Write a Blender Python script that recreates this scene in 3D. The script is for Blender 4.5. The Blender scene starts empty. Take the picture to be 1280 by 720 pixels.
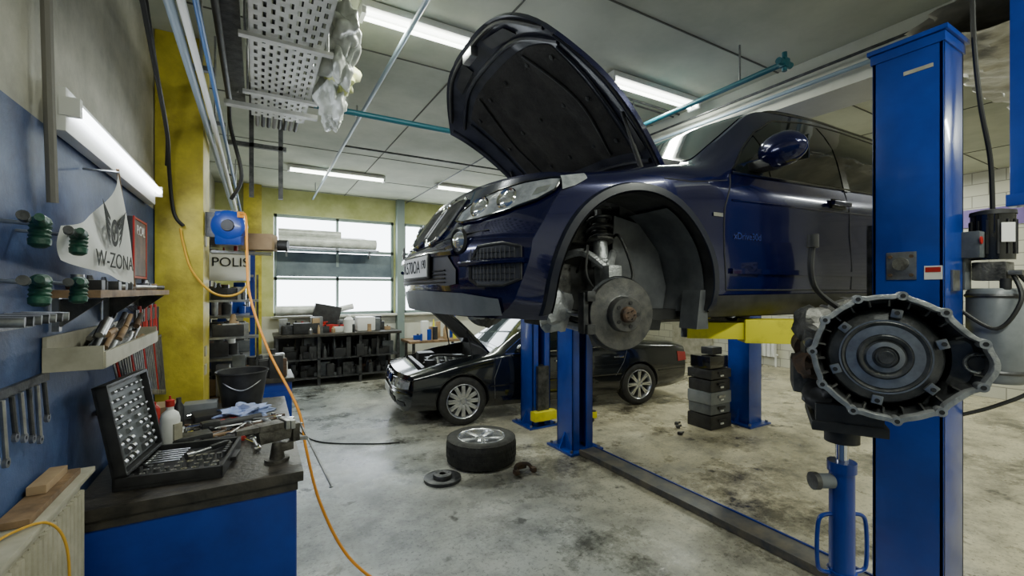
import bpy, bmesh, math, random
from mathutils import Vector, Matrix, Euler, noise
random.seed(7)
R=math.radians
scene=bpy.context.scene
V=Vector

# ------------------------------------------------------------------ materials
def M(name,col,rough=.5,metal=0,col2=None,scale=6,bump=0,coat=0,emit=0,bscale=None,alpha=1,trans=0,detail=5,lo=.35,hi=.65,rough2=None):
    m=bpy.data.materials.new(name); m.use_nodes=True
    nt=m.node_tree; n=nt.nodes; l=nt.links; p=n['Principled BSDF']
    p.inputs['Base Color'].default_value=(*col,1); p.inputs['Roughness'].default_value=rough
    p.inputs['Metallic'].default_value=metal; p.inputs['Coat Weight'].default_value=coat
    p.inputs['Coat Roughness'].default_value=.05
    p.inputs['Alpha'].default_value=alpha; p.inputs['Transmission Weight'].default_value=trans
    if emit:
        p.inputs['Emission Color'].default_value=(*col,1); p.inputs['Emission Strength'].default_value=emit
    if col2 is not None or bump or rough2 is not None:
        tc=n.new('ShaderNodeTexCoord'); nz=n.new('ShaderNodeTexNoise'); nz.inputs['Scale'].default_value=scale
        nz.inputs['Detail'].default_value=detail; nz.inputs['Roughness'].default_value=.62
        l.new(tc.outputs['Object'],nz.inputs['Vector'])
        if col2 is not None:
            r=n.new('ShaderNodeValToRGB'); r.color_ramp.elements[0].position=lo; r.color_ramp.elements[1].position=hi
            r.color_ramp.elements[0].color=(*col,1); r.color_ramp.elements[1].color=(*col2,1)
            l.new(nz.outputs['Fac'],r.inputs['Fac']); l.new(r.outputs['Color'],p.inputs['Base Color'])
        if rough2 is not None:
            mr=n.new('ShaderNodeMapRange'); mr.inputs[1].default_value=.35; mr.inputs[2].default_value=.65
            mr.inputs[3].default_value=rough; mr.inputs[4].default_value=rough2
            l.new(nz.outputs['Fac'],mr.inputs[0]); l.new(mr.outputs[0],p.inputs['Roughness'])
        if bump:
            n2=n.new('ShaderNodeTexNoise'); n2.inputs['Scale'].default_value=bscale or scale*5; n2.inputs['Detail'].default_value=6
            l.new(tc.outputs['Object'],n2.inputs['Vector'])
            b=n.new('ShaderNodeBump'); b.inputs['Strength'].default_value=bump; b.inputs['Distance'].default_value=.01
            l.new(n2.outputs['Fac'],b.inputs['Height']); l.new(b.outputs['Normal'],p.inputs['Normal'])
    return m

def floor_mat():
    m=bpy.data.materials.new('concrete_floor'); m.use_nodes=True; nt=m.node_tree; n=nt.nodes; l=nt.links; p=n['Principled BSDF']
    tc=n.new('ShaderNodeTexCoord')
    def nz(sc,det=6,ro=.6,off=0):
        a=n.new('ShaderNodeTexNoise'); a.inputs['Scale'].default_value=sc; a.inputs['Detail'].default_value=det; a.inputs['Roughness'].default_value=ro
        mp=n.new('ShaderNodeMapping'); mp.inputs['Location'].default_value=(off,off*.7,0); l.new(tc.outputs['Object'],mp.inputs['Vector']); l.new(mp.outputs[0],a.inputs['Vector']); return a
    def ramp(a,p0,c0,p1,c1):
        r=n.new('ShaderNodeValToRGB'); e=r.color_ramp.elements; e[0].position=p0; e[1].position=p1; e[0].color=(*c0,1); e[1].color=(*c1,1)
        l.new(a,r.inputs['Fac']); return r
    def mix(f,a,b,t='MIX'):
        x=n.new('ShaderNodeMix'); x.data_type='RGBA'; x.blend_type=t
        if isinstance(f,float): x.inputs[0].default_value=f
        else: l.new(f,x.inputs[0])
        l.new(a,x.inputs[6]); l.new(b,x.inputs[7]); return x.outputs[2]
    # cool light of left lamp and window painted in as grey; yellower concrete rightwards
    sx=n.new('ShaderNodeSeparateXYZ'); l.new(tc.outputs['Object'],sx.inputs[0])
    ad=n.new('ShaderNodeMath'); ad.operation='MULTIPLY_ADD'; l.new(nz(.6,4).outputs['Fac'],ad.inputs[0]); ad.inputs[1].default_value=4.0; l.new(sx.outputs['X'],ad.inputs[2])
    mr0=n.new('ShaderNodeMapRange'); mr0.inputs[1].default_value=2.6; mr0.inputs[2].default_value=6.0; l.new(ad.outputs[0],mr0.inputs[0])
    base=ramp(mr0.outputs[0],0,(.38,.41,.42),1,(.60,.54,.38))
    mid=ramp(nz(1.9,10,.76).outputs['Fac'],.38,(.34,.34,.35),.57,(1,1,1))
    c=mix(.9,base.outputs['Color'],mid.outputs['Color'],'MULTIPLY')
    st=ramp(nz(.8,10,.78,3.1).outputs['Fac'],.38,(.12,.115,.11),.48,(1,1,1))
    c=mix(.85,c,st.outputs['Color'],'MULTIPLY')
    oil=ramp(nz(2.9,4,.55,9.4).outputs['Fac'],.31,(.06,.055,.05),.36,(1,1,1))
    c=mix(.9,c,oil.outputs['Color'],'MULTIPLY')
    fine=ramp(nz(34,5,.75).outputs['Fac'],.34,(.2,.2,.2),.47,(1,1,1))
    c=mix(.75,c,fine.outputs['Color'],'MULTIPLY')
    l.new(c,p.inputs['Base Color'])
    mr=n.new('ShaderNodeMapRange'); mr.inputs[1].default_value=.38; mr.inputs[2].default_value=.56; mr.inputs[3].default_value=.09; mr.inputs[4].default_value=.45
    l.new(nz(.8,8,.7,3.1).outputs['Fac'],mr.inputs[0]); l.new(mr.outputs[0],p.inputs['Roughness'])
    b=n.new('ShaderNodeBump'); b.inputs['Strength'].default_value=.3; b.inputs['Distance'].default_value=.01
    l.new(nz(12,9,.7).outputs['Fac'],b.inputs['Height']); l.new(b.outputs['Normal'],p.inputs['Normal'])
    return m

def leftwall_mat():
    m=bpy.data.materials.new('two_tone_plaster'); m.use_nodes=True; nt=m.node_tree; n=nt.nodes; l=nt.links; p=n['Principled BSDF']
    g=n.new('ShaderNodeNewGeometry'); sx=n.new('ShaderNodeSeparateXYZ'); l.new(g.outputs['Position'],sx.inputs[0])
    gt=n.new('ShaderNodeMath'); gt.operation='GREATER_THAN'; gt.inputs[1].default_value=2.42; l.new(sx.outputs['Z'],gt.inputs[0])
    gy=n.new('ShaderNodeMath'); gy.operation='GREATER_THAN'; gy.inputs[1].default_value=4.6; l.new(sx.outputs['Y'],gy.inputs[0])
    mx=n.new('ShaderNodeMath'); mx.operation='MAXIMUM'; l.new(gt.outputs[0],mx.inputs[0]); l.new(gy.outputs[0],mx.inputs[1])
    nz=n.new('ShaderNodeTexNoise'); nz.inputs['Scale'].default_value=2.6; nz.inputs['Detail'].default_value=8; nz.inputs['Roughness'].default_value=.7; l.new(g.outputs['Position'],nz.inputs['Vector'])
    def ramp(c0,c1):
        r=n.new('ShaderNodeValToRGB'); e=r.color_ramp.elements; e[0].position=.35; e[1].position=.65; e[0].color=(*c0,1); e[1].color=(*c1,1); l.new(nz.outputs['Fac'],r.inputs['Fac']); return r
    a=ramp((.012,.03,.11),(.06,.11,.26)); b=ramp((.27,.26,.21),(.48,.46,.38))
    x=n.new('ShaderNodeMix'); x.data_type='RGBA'; l.new(mx.outputs[0],x.inputs[0]); l.new(a.outputs[0],x.inputs[6]); l.new(b.outputs[0],x.inputs[7])
    l.new(x.outputs[2],p.inputs['Base Color']); p.inputs['Roughness'].default_value=.5
    bp=n.new('ShaderNodeBump'); bp.inputs['Strength'].default_value=.35; bp.inputs['Distance'].default_value=.02; l.new(nz.outputs['Fac'],bp.inputs['Height']); l.new(bp.outputs['Normal'],p.inputs['Normal'])
    return m

def brick_mat():
    m=bpy.data.materials.new('painted_brick'); m.use_nodes=True; nt=m.node_tree; n=nt.nodes; l=nt.links; p=n['Principled BSDF']
    g=n.new('ShaderNodeNewGeometry')
    sx=n.new('ShaderNodeSeparateXYZ'); cb=n.new('ShaderNodeCombineXYZ'); l.new(g.outputs['Position'],sx.inputs[0]); l.new(sx.outputs['Y'],cb.inputs['X']); l.new(sx.outputs['Z'],cb.inputs['Y'])
    b=n.new('ShaderNodeTexBrick'); b.inputs['Scale'].default_value=1; b.inputs['Brick Width'].default_value=.4; b.inputs['Row Height'].default_value=.2; b.inputs['Mortar Size'].default_value=.008
    b.inputs['Color1'].default_value=(.58,.56,.46,1); b.inputs['Color2'].default_value=(.50,.49,.42,1); b.inputs['Mortar'].default_value=(.28,.27,.23,1)
    l.new(cb.outputs[0],b.inputs['Vector']); l.new(b.outputs['Color'],p.inputs['Base Color']); p.inputs['Roughness'].default_value=.7
    return m

FLOOR=floor_mat(); LW=leftwall_mat(); BRICK=brick_mat()
CEIL=M('ceiling_concrete',(.34,.36,.28),.75,col2=(.52,.54,.43),scale=.9,bump=.2,detail=9)
JOINT=M('joint_dark',(.10,.10,.085),.9)
YELLOWP=M('yellow_paint',(.34,.27,.02),.5,col2=(.66,.55,.05),scale=4,bump=.3,detail=8)
YGREEN=M('yellow_green_paint',(.42,.44,.15),.6,col2=(.62,.63,.30),scale=2,bump=.2)
WHITEP=M('white_plaster',(.62,.62,.55),.65,col2=(.76,.76,.69),scale=2,bump=.15)
BLUE=M('blue_steel_paint',(.003,.03,.25),.28,col2=(.006,.05,.36),scale=3,bump=.06,coat=.4)
BLUEB=M('blue_bench_paint',(.003,.022,.22),.38,col2=(.006,.04,.32),scale=4,bump=.06)
DKBLUE=M('dirty_floor_channel',(.04,.045,.06),.45,col2=(.15,.13,.10),scale=6)
YELLOW=M('yellow_steel_paint',(.75,.68,.02),.4,col2=(.50,.45,.03),scale=9,lo=.5,hi=.75)
CARBLUE=M('car_paint_navy',(.003,.0045,.052),.2,.45,coat=1)
FLARE=M('arch_trim_dark',(.008,.010,.022),.35,coat=.3)
CARBLK=M('car_paint_dark',(.004,.006,.009),.2,.2,coat=1)
GLASS=M('tinted_glass',(.008,.011,.011),.04,coat=.5)
BLACK=M('black_plastic',(.012,.012,.014),.5,col2=(.032,.032,.034),scale=12)
BLACKG=M('black_gloss',(.006,.006,.007),.15,coat=.6)
DARK=M('dark_underbody',(.008,.008,.009),.8,col2=(.03,.03,.03),scale=9)
LINER=M('wheel_liner',(.015,.016,.017),.75,col2=(.055,.055,.055),scale=5,bump=.3)
LINER2=M('splash_sheet',(.06,.065,.072),.5,col2=(.15,.155,.165),scale=4,bump=.2)
RUBBER=M('tyre_rubber',(.012,.012,.012),.75,col2=(.035,.034,.03),scale=14,bump=.3)
STEEL=M('brushed_steel',(.45,.46,.47),.32,.9,col2=(.25,.25,.26),scale=14)
ALU=M('cast_aluminium',(.28,.29,.30),.42,.75,col2=(.50,.51,.52),scale=18,bump=.3)
ALUD=M('dirty_aluminium',(.045,.045,.045),.55,.6,col2=(.20,.195,.18),scale=12,bump=.5,detail=8)
DKMET=M('dark_metal',(.04,.043,.047),.42,.7,col2=(.12,.12,.125),scale=12,bump=.2)
CASTD=M('brake_iron',(.09,.092,.095),.42,.75,col2=(.17,.165,.16),scale=20,bump=.15)
RIM=M('rim_silver',(.60,.61,.63),.25,.85)
RUST=M('rusty_iron',(.17,.10,.06),.7,.4,col2=(.06,.05,.045),scale=16,bump=.3)
CHROME=M('chrome',(.8,.8,.82),.1,1)
WOOD=M('wood_plank',(.12,.07,.035),.65,col2=(.30,.19,.10),scale=9,bump=.2)
BENCHTOP=M('greasy_benchtop',(.014,.013,.012),.38,col2=(.06,.052,.042),scale=10,bump=.25)
WHITE=M('white_plastic',(.78,.78,.76),.4)
PLATE=M('plate_white',(.8,.8,.8),.35)
CREAM=M('cream_enamel',(.33,.31,.23),.45,col2=(.50,.47,.38),scale=7)
GREY=M('grey_plastic',(.08,.09,.10),.45,col2=(.14,.15,.16),scale=10)
GREYT=M('grey_tank',(.15,.165,.18),.32,col2=(.22,.235,.25),scale=6)
RED=M('red_plastic',(.42,.02,.015),.35)
GREEN=M('green_rubber',(.01,.05,.035),.45,col2=(.02,.10,.06),scale=15,bump=.3)
TEAL=M('teal_pipe_paint',(.01,.11,.15),.4)
PIPEG=M('grey_pipe_paint',(.26,.34,.42),.4)
PIPEB=M('blue_pipe_paint',(.03,.12,.32),.4)
TRAYM=M('galvanised_tray',(.45,.45,.42),.4,.4,col2=(.62,.62,.58),scale=8)
ORANGE=M('orange_hose',(.85,.32,.02),.4)
YCABLE=M('yellow_cable',(.65,.36,.03),.45)
BLKCAB=M('black_cable',(.012,.012,.012),.55)
GREYCAB=M('grey_conduit',(.18,.17,.15),.6,bump=.3)
BAG=M('plastic_bag',(.50,.52,.48),.25,col2=(.80,.82,.78),scale=6,coat=.5,bump=.3)
BAGY=M('yellow_film',(.55,.58,.18),.3,col2=(.75,.76,.5),scale=6,bump=.3)
FOIL=M('foil_insulation',(.26,.25,.22),.3,.55,col2=(.62,.60,.54),scale=3,bump=1,bscale=8)
TUBE=M('fluorescent_tube',(.95,1,.90),.5,emit=10)
TUBEC=M('fluorescent_tube_cool',(.88,.94,1),.5,emit=12)
LENS=M('headlight_lens',(.30,.32,.36),.08,.35,col2=(.62,.65,.70),scale=14,coat=1)
LENSD=M('headlight_projector',(.75,.78,.82),.06,.8,coat=1)
FOGD=M('intake_mesh',(.05,.052,.065),.5)
PADM=M('hood_liner_felt',(.008,.0075,.007),.85,col2=(.030,.028,.026),scale=7,bump=.5,bscale=60)
HOODIN=M('hood_inner_paint',(.008,.009,.018),.3,col2=(.035,.037,.055),scale=6)
CLOTH=M('white_flag_cloth',(.62,.63,.62),.8,col2=(.75,.75,.74),scale=4)
BLKINK=M('black_print',(.01,.01,.01),.8)
PURPLE=M('purple_banner',(.18,.13,.34),.8)
CARD=M('cardboard',(.28,.18,.10),.8,col2=(.40,.28,.16),scale=5)
LBLUE=M('blue_rag',(.25,.33,.6),.8,col2=(.45,.5,.7),scale=9)
FRAME=M('window_frame_paint',(.22,.28,.27),.5)
AWN=M('grey_blind',(.06,.09,.12),.45,col2=(.12,.16,.19),scale=3)
TAIL=M('tail_lamp_red',(.3,.01,.01),.15,coat=1)
BLUED=M('blue_reel_plastic',(.005,.05,.35),.3,coat=.3)
POSTER=M('brown_poster',(.04,.03,.03),.5,col2=(.16,.09,.07),scale=12)
VM=M('vise_iron',(.05,.045,.04),.5,.5,col2=(.18,.17,.15),scale=12,bump=.4)

# ------------------------------------------------------------------ mesh builder
def frame(axis):
    return V(axis).normalized().to_track_quat('Z','Y').to_matrix()
def catmull(pts,n=8):
    pts=[V(p) for p in pts]; out=[]
    for i in range(len(pts)-1):
        p0=pts[max(0,i-1)];p1=pts[i];p2=pts[i+1];p3=pts[min(len(pts)-1,i+2)]
        for k in range(n):
            t=k/n
            out.append(.5*((2*p1)+(p2-p0)*t+(2*p0-5*p1+4*p2-p3)*t*t+(3*p1-p0-3*p2+p3)*t**3))
    out.append(pts[-1]); return out
class B:
    def __init__(s): s.v=[];s.f=[];s.m=[];s.mats=[];s.T=Matrix.Identity(4)
    def mi(s,mat):
        if mat not in s.mats: s.mats.append(mat)
        return s.mats.index(mat)
    def add(s,vs,fs,mat):
        o=len(s.v); s.v+=[tuple(s.T@V(p)) for p in vs]; k=s.mi(mat)
        for f in fs: s.f.append([o+i for i in f]); s.m.append(k)
    def box(s,c,size,mat,rot=None,bev=0,taper=None):
        bm=bmesh.new(); bmesh.ops.create_cube(bm,size=1)
        for v in bm.verts:
            tx=ty=1
            if taper and v.co.z>0: tx,ty=taper
            v.co=V((v.co.x*size[0]*tx,v.co.y*size[1]*ty,v.co.z*size[2]))
        if bev: bmesh.ops.bevel(bm,geom=bm.edges[:],offset=bev,segments=2,affect='EDGES',profile=.7)
        m=Matrix.Identity(3)
        if rot is not None: m=rot if isinstance(rot,Matrix) else Euler(rot).to_matrix()
        bm.verts.index_update()
        s.add([m@v.co+V(c) for v in bm.verts],[[v.index for v in f.verts] for f in bm.faces],mat); bm.free()
    def cyl(s,p1,p2,r,mat,r2=None,seg=20,caps=True):
        p1=V(p1);p2=V(p2); r2=r if r2 is None else r2; m=frame(p2-p1)
        vs=[];fs=[]
        for p,rr in((p1,r),(p2,r2)):
            for i in range(seg):
                a=2*math.pi*i/seg; vs.append(p+m@V((rr*math.cos(a),rr*math.sin(a),0)))
        for i in range(seg): j=(i+1)%seg; fs.append([i,j,seg+j,seg+i])
        if caps: fs.append(list(range(seg))[::-1]); fs.append(list(range(seg,2*seg)))
        s.add(vs,fs,mat)
    def lathe(s,prof,o,axis,mat,seg=32,rf=None):
        m=frame(axis); o=V(o); vs=[];fs=[]
        for r,h in prof:
            for i in range(seg):
                a=2*math.pi*i/seg; q=r*(rf(a) if rf else 1); vs.append(o+m@V((q*math.cos(a),q*math.sin(a),h)))
        for k in range(len(prof)-1):
            for i in range(seg): j=(i+1)%seg; fs.append([k*seg+i,k*seg+j,(k+1)*seg+j,(k+1)*seg+i])
        s.add(vs,fs,mat)
    def tube(s,pts,r,mat,seg=8,n=8,closed=False):
        P=catmull(pts,n) if n>1 else [V(p) for p in pts]
        vs=[];fs=[]; prev=None
        for i,p in enumerate(P):
            t=(P[min(i+1,len(P)-1)]-P[max(i-1,0)])
            if t.length<1e-9: t=V((0,0,1))
            t.normalize()
            if prev is None: u=t.orthogonal().normalized()
            else:
                u=prev-t*prev.dot(t)
                if u.length<1e-6: u=t.orthogonal()
                u.normalize()
            prev=u; w=t.cross(u)
            for k in range(seg):
                a=2*math.pi*k/seg; vs.append(p+u*r*math.cos(a)+w*r*math.sin(a))
        L=len(P)
        for i in range(L-1):
            for k in range(seg): j=(k+1)%seg; fs.append([i*seg+k,i*seg+j,(i+1)*seg+j,(i+1)*seg+k])
        fs.append(list(range(seg))[::-1]); fs.append(list(range((L-1)*seg,L*seg)))
        s.add(vs,fs,mat)
    def extr(s,poly,vec,mat):
        n=len(poly); vec=V(vec); vs=[V(p) for p in poly]+[V(p)+vec for p in poly]
        fs=[list(range(n))[::-1],list(range(n,2*n))]+[[i,(i+1)%n,n+(i+1)%n,n+i] for i in range(n)]
        s.add(vs,fs,mat)
    def grid(s,fn,nu,nv,mat):
        vs=[fn(i/nu,j/nv) for i in range(nu+1) for j in range(nv+1)]
        fs=[[i*(nv+1)+j,(i+1)*(nv+1)+j,(i+1)*(nv+1)+j+1,i*(nv+1)+j+1] for i in range(nu) for j in range(nv)]
        s.add(vs,fs,mat)
    def blob(s,c,sc,amp,fr,mat,seed=0,sub=4):
        bm=bmesh.new(); bmesh.ops.create_icosphere(bm,subdivisions=sub,radius=1); bm.verts.index_update()
        vs=[]
        for v in bm.verts:
            d=noise.noise(v.co*fr+V((seed,seed*2,0)))+.35*noise.noise(v.co*fr*2.3+V((seed,0,seed)))
            q=v.co*(1+amp*d); vs.append(V((q.x*sc[0]+c[0],q.y*sc[1]+c[1],q.z*sc[2]+c[2])))
        s.add(vs,[[v.index for v in f.verts] for f in bm.faces],mat); bm.free()
    def done(s,name,parent=None,loc=None,rot=None,angle=38):
        me=bpy.data.meshes.new(name); me.from_pydata(s.v,[],s.f)
        for m in s.mats: me.materials.append(m)
        me.polygons.foreach_set('material_index',s.m); me.polygons.foreach_set('use_smooth',[True]*len(me.polygons))
        me.update()
        bm=bmesh.new(); bm.from_mesh(me); bmesh.ops.recalc_face_normals(bm,faces=bm.faces[:]); bm.to_mesh(me); bm.free()
        me.set_sharp_from_angle(angle=R(angle))
        o=bpy.data.objects.new(name,me); scene.collection.objects.link(o)
        if parent: o.parent=parent
        if loc: o.location=loc
        if rot: o.rotation_euler=rot
        return o
def empty(name,loc=(0,0,0),rot=(0,0,0)):
    o=bpy.data.objects.new(name,None); scene.collection.objects.link(o); o.location=loc; o.rotation_euler=rot; o.empty_display_size=.2; return o
def text(body,loc,rotm,size,mat,parent,name,sx=1):
    c=bpy.data.curves.new(name,'FONT'); c.body=body; c.size=size; c.extrude=.0006; c.align_x='CENTER'; c.align_y='CENTER'
    c.materials.append(mat); o=bpy.data.objects.new(name,c); scene.collection.objects.link(o)
    o.matrix_local=Matrix.Translation(loc)@rotm.to_4x4()@Matrix.Diagonal((sx,1,1,1)); o.parent=parent
    return o

# ------------------------------------------------------------------ room shell
XL,XR,YF,YB,ZC=-.69,10.6,-3.2,9.9,3.81
b=B(); b.box(((XL+XR)/2,(YF+YB)/2,-.1),(XR-XL+.6,YB-YF+.6,.2),FLOOR); b.done('floor')
b=B(); b.box(((XL+XR)/2,(YF+YB)/2,ZC+.1),(XR-XL+.6,YB-YF+.6,.2),CEIL)
for i in range(9):
    y=-2.2+i*1.5; b.box(((XL+XR)/2,y,ZC-.002),(XR-XL,.013,.008),JOINT)
for x in (1.6,6.8,9): b.box((x,(YF+YB)/2,ZC-.002),(.013,YB-YF,.008),JOINT)
b.done('ceiling')
b=B(); b.box((XL-.1,(YF+YB)/2,ZC/2),(.2,YB-YF+.4,ZC),LW); b.done('wall_left')
b=B(); b.box((XR+.1,(YF+YB)/2,ZC/2),(.2,YB-YF+.4,ZC),BRICK); b.done('wall_right')
b=B(); b.box(((XL+XR)/2,YF-.1,ZC/2),(XR-XL,.2,ZC),WHITEP); b.done('wall_front')
wins=[(.28,2.66),(2.88,5.3),(5.6,7.9)]; wz0,wz1=1.28,3.32
b=B()
b.box(((XL+XR)/2,YB+.1,wz0/2),(XR-XL,.2,wz0),WHITEP)
b.box(((XL+XR)/2,YB+.1,(wz1+ZC)/2),(XR-XL,.2,ZC-wz1),YGREEN)
xs=[XL]+[c for w in wins for c in w]+[XR]
for i in range(0,len(xs),2): b.box(((xs[i]+xs[i+1])/2,YB+.1,(wz0+wz1)/2),(xs[i+1]-xs[i],.2,wz1-wz0),YGREEN)
b.done('wall_back')
for k,(x0,x1) in enumerate(wins):
    b=B(); cx=(x0+x1)/2; w=x1-x0
    for z in (wz0+.03,2.03,2.62,wz1-.03): b.box((cx,YB+.08,z),(w,.07,.06),FRAME)
    for x in (x0+.03,x1-.03,cx): b.box((x,YB+.08,(wz0+wz1)/2),(.05,.07,wz1-wz0),FRAME)
    b.box((cx,YB+.06,2.325),(w-.1,.02,.5),AWN,rot=(R(-8),0,0))
    b.box((cx,YB-.04,wz0-.02),(w+.1,.2,.04),WHITEP)
    b.done('window_%d'%(k+1))
b=B(); b.box((4.42,(YF+YB)/2,3.64),(.5,YB-YF,.34),WHITEP,bev=.01); b.done('trim_1')
b=B(); b.box((2.77,YB-.08,ZC/2),(.16,.16,ZC),FRAME); b.done('trim_2')
b=B(); b.box((5.45,YB-.08,ZC/2),(.2,.16,ZC),FRAME); b.done('trim_3')
b=B(); b.box((-.53,4.55,ZC/2),(.31,.5,ZC),YELLOWP,bev=.012)
for z in(1.15,1.3,2.2): b.box((-.37,4.4,z),(.012,.1,.08),CREAM)
b.done('yellow_pillar')
b=B(); b.box((-.08,YB-.12,ZC/2),(.3,.22,ZC),YELLOWP,bev=.01); b.done('yellow_pillar')

b=B()
b.cyl((-.34,1.0,3.08),(-.34,9.85,3.08),.022,PIPEG); b.cyl((-.29,1.0,3.07),(-.29,9.85,3.07),.018,WHITE); b.cyl((-.24,1.0,3.1),(-.24,9.85,3.1),.014,PIPEB)
for y in (1.8,3.2,4.2,6.0,8.0): b.box((-.29,y,3.12),(.14,.03,.03),STEEL); b.cyl((-.29,y,3.12),(-.29,y,ZC),.008,STEEL)
b.done('service_pipes')
b=B()
for k in range(5): b.cyl((-.64+.05*k,4.86,ZC-.005),(-.64+.05*k,4.86,2.45-.1*k),.016,DKMET)
b.box((-.54,4.86,3.3),(.28,.05,.03),STEEL); b.box((-.50,4.87,2.9),(.2,.06,.3),GREY)
b.done('riser_pipes')
b=B(); b.cyl((.92,-1,3.66),(.98,9.85,3.66),.018,PIPEG)
for y in (1,5,9): b.cyl((.94,y,3.66),(.94,y,ZC),.008,STEEL)
b.done('steel_conduit')
b=B(); b.cyl((.45,4.42,3.5),(3.47,4.42,3.5),.028,TEAL); b.cyl((3.47,4.42,3.5),(3.42,1.85,3.5),.022,TEAL)
b.cyl((3.34,1.84,3.5),(3.50,1.84,3.5),.024,TEAL); b.cyl((3.42,1.84,3.44),(3.42,1.84,3.58),.018,TEAL); b.box((3.42,1.84,3.5),(.07,.05,.07),TEAL,bev=.01)
for p in ((.6,4.42),(2,4.42),(3.45,3.4),(3.43,2.2)): b.cyl((*p,3.5),(*p,ZC),.008,STEEL)
b.done('teal_water_pipe')
b=B(); b.cyl((4.1,-1,3.57),(4.1,9.8,3.57),.018,PIPEG); b.cyl((4.08,-1,3.66),(4.08,9.8,3.66),.012,DKMET); b.cyl((2.9,3.6,3.76),(2.9,9.8,3.76),.010,DKMET)
b.cyl((1.0,6.2,3.72),(4.1,6.2,3.72),.013,DKMET); b.cyl((2.1,3.3,3.77),(4.1,3.35,3.77),.012,DKMET); b.cyl((2.1,3.38,3.77),(4.1,3.43,3.77),.010,DKMET)
b.done('steel_conduit')

def fixture(x0,x1,y,z=3.72,power=34,mat=TUBE):
    b=B(); cx=(x0+x1)/2; b.box((cx,y,z+.058),(x1-x0,.16,.05),WHITE,bev=.008)
    for dy in(-.04,.04): b.cyl((x0+.03,y+dy,z+.012),(x1-.03,y+dy,z+.012),.014,mat,seg=10)
    for x in(x0+.015,x1-.015): b.box((x,y,z+.012),(.03,.14,.05),WHITE)
    o=b.done('fluorescent_light')
    L=bpy.data.lights.new('tube_light','AREA'); L.shape='RECTANGLE'; L.size=x1-x0-.1; L.size_y=.14; L.energy=power; L.color=(.95,1,.86)
    lo=bpy.data.objects.new('tube_light',L); scene.collection.objects.link(lo); lo.location=(cx,y,z-.01); lo.parent=o
for x0,x1,y,pw in ((.62,2.0,3.2,52),(2.8,4.02,3.08,56),(.42,1.95,7.9,62),(2.9,4.1,7.9,52),(8.4,9.8,2.8,64),(6.0,7.4,5.2,66),(.6,2.0,-.6,66),(2.7,3.9,-.6,58),(6,7.4,-.4,66)):  # fixtures at negative y are unseen, added to light the room from off camera
    fixture(x0,x1,y,power=pw)
b=B(); b.box((XL+.035,3.15,2.49),(.05,1.7,.17),WHITE,bev=.01); b.cyl((XL+.085,2.33,2.5),(XL+.085,3.97,2.5),.018,TUBEC,seg=12)
b.box((XL+.07,2.31,2.5),(.06,.03,.07),WHITE); b.box((XL+.07,3.99,2.5),(.06,.03,.07),WHITE)
wl=b.done('fluorescent_light')
L=bpy.data.lights.new('tube_light','AREA'); L.shape='RECTANGLE'; L.energy=15; L.color=(.85,.92,1)
lo=bpy.data.objects.new('tube_light',L); scene.collection.objects.link(lo); lo.location=(XL+.115,3.15,2.49); lo.parent=wl
lo.rotation_euler=V((1,0,-.35)).to_track_quat('-Z','Y').to_euler()
lo.data.size,lo.data.size_y=(.08,1.6) if abs((lo.rotation_euler.to_matrix()@V((1,0,0))).y)<.5 else (1.6,.08)

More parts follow.
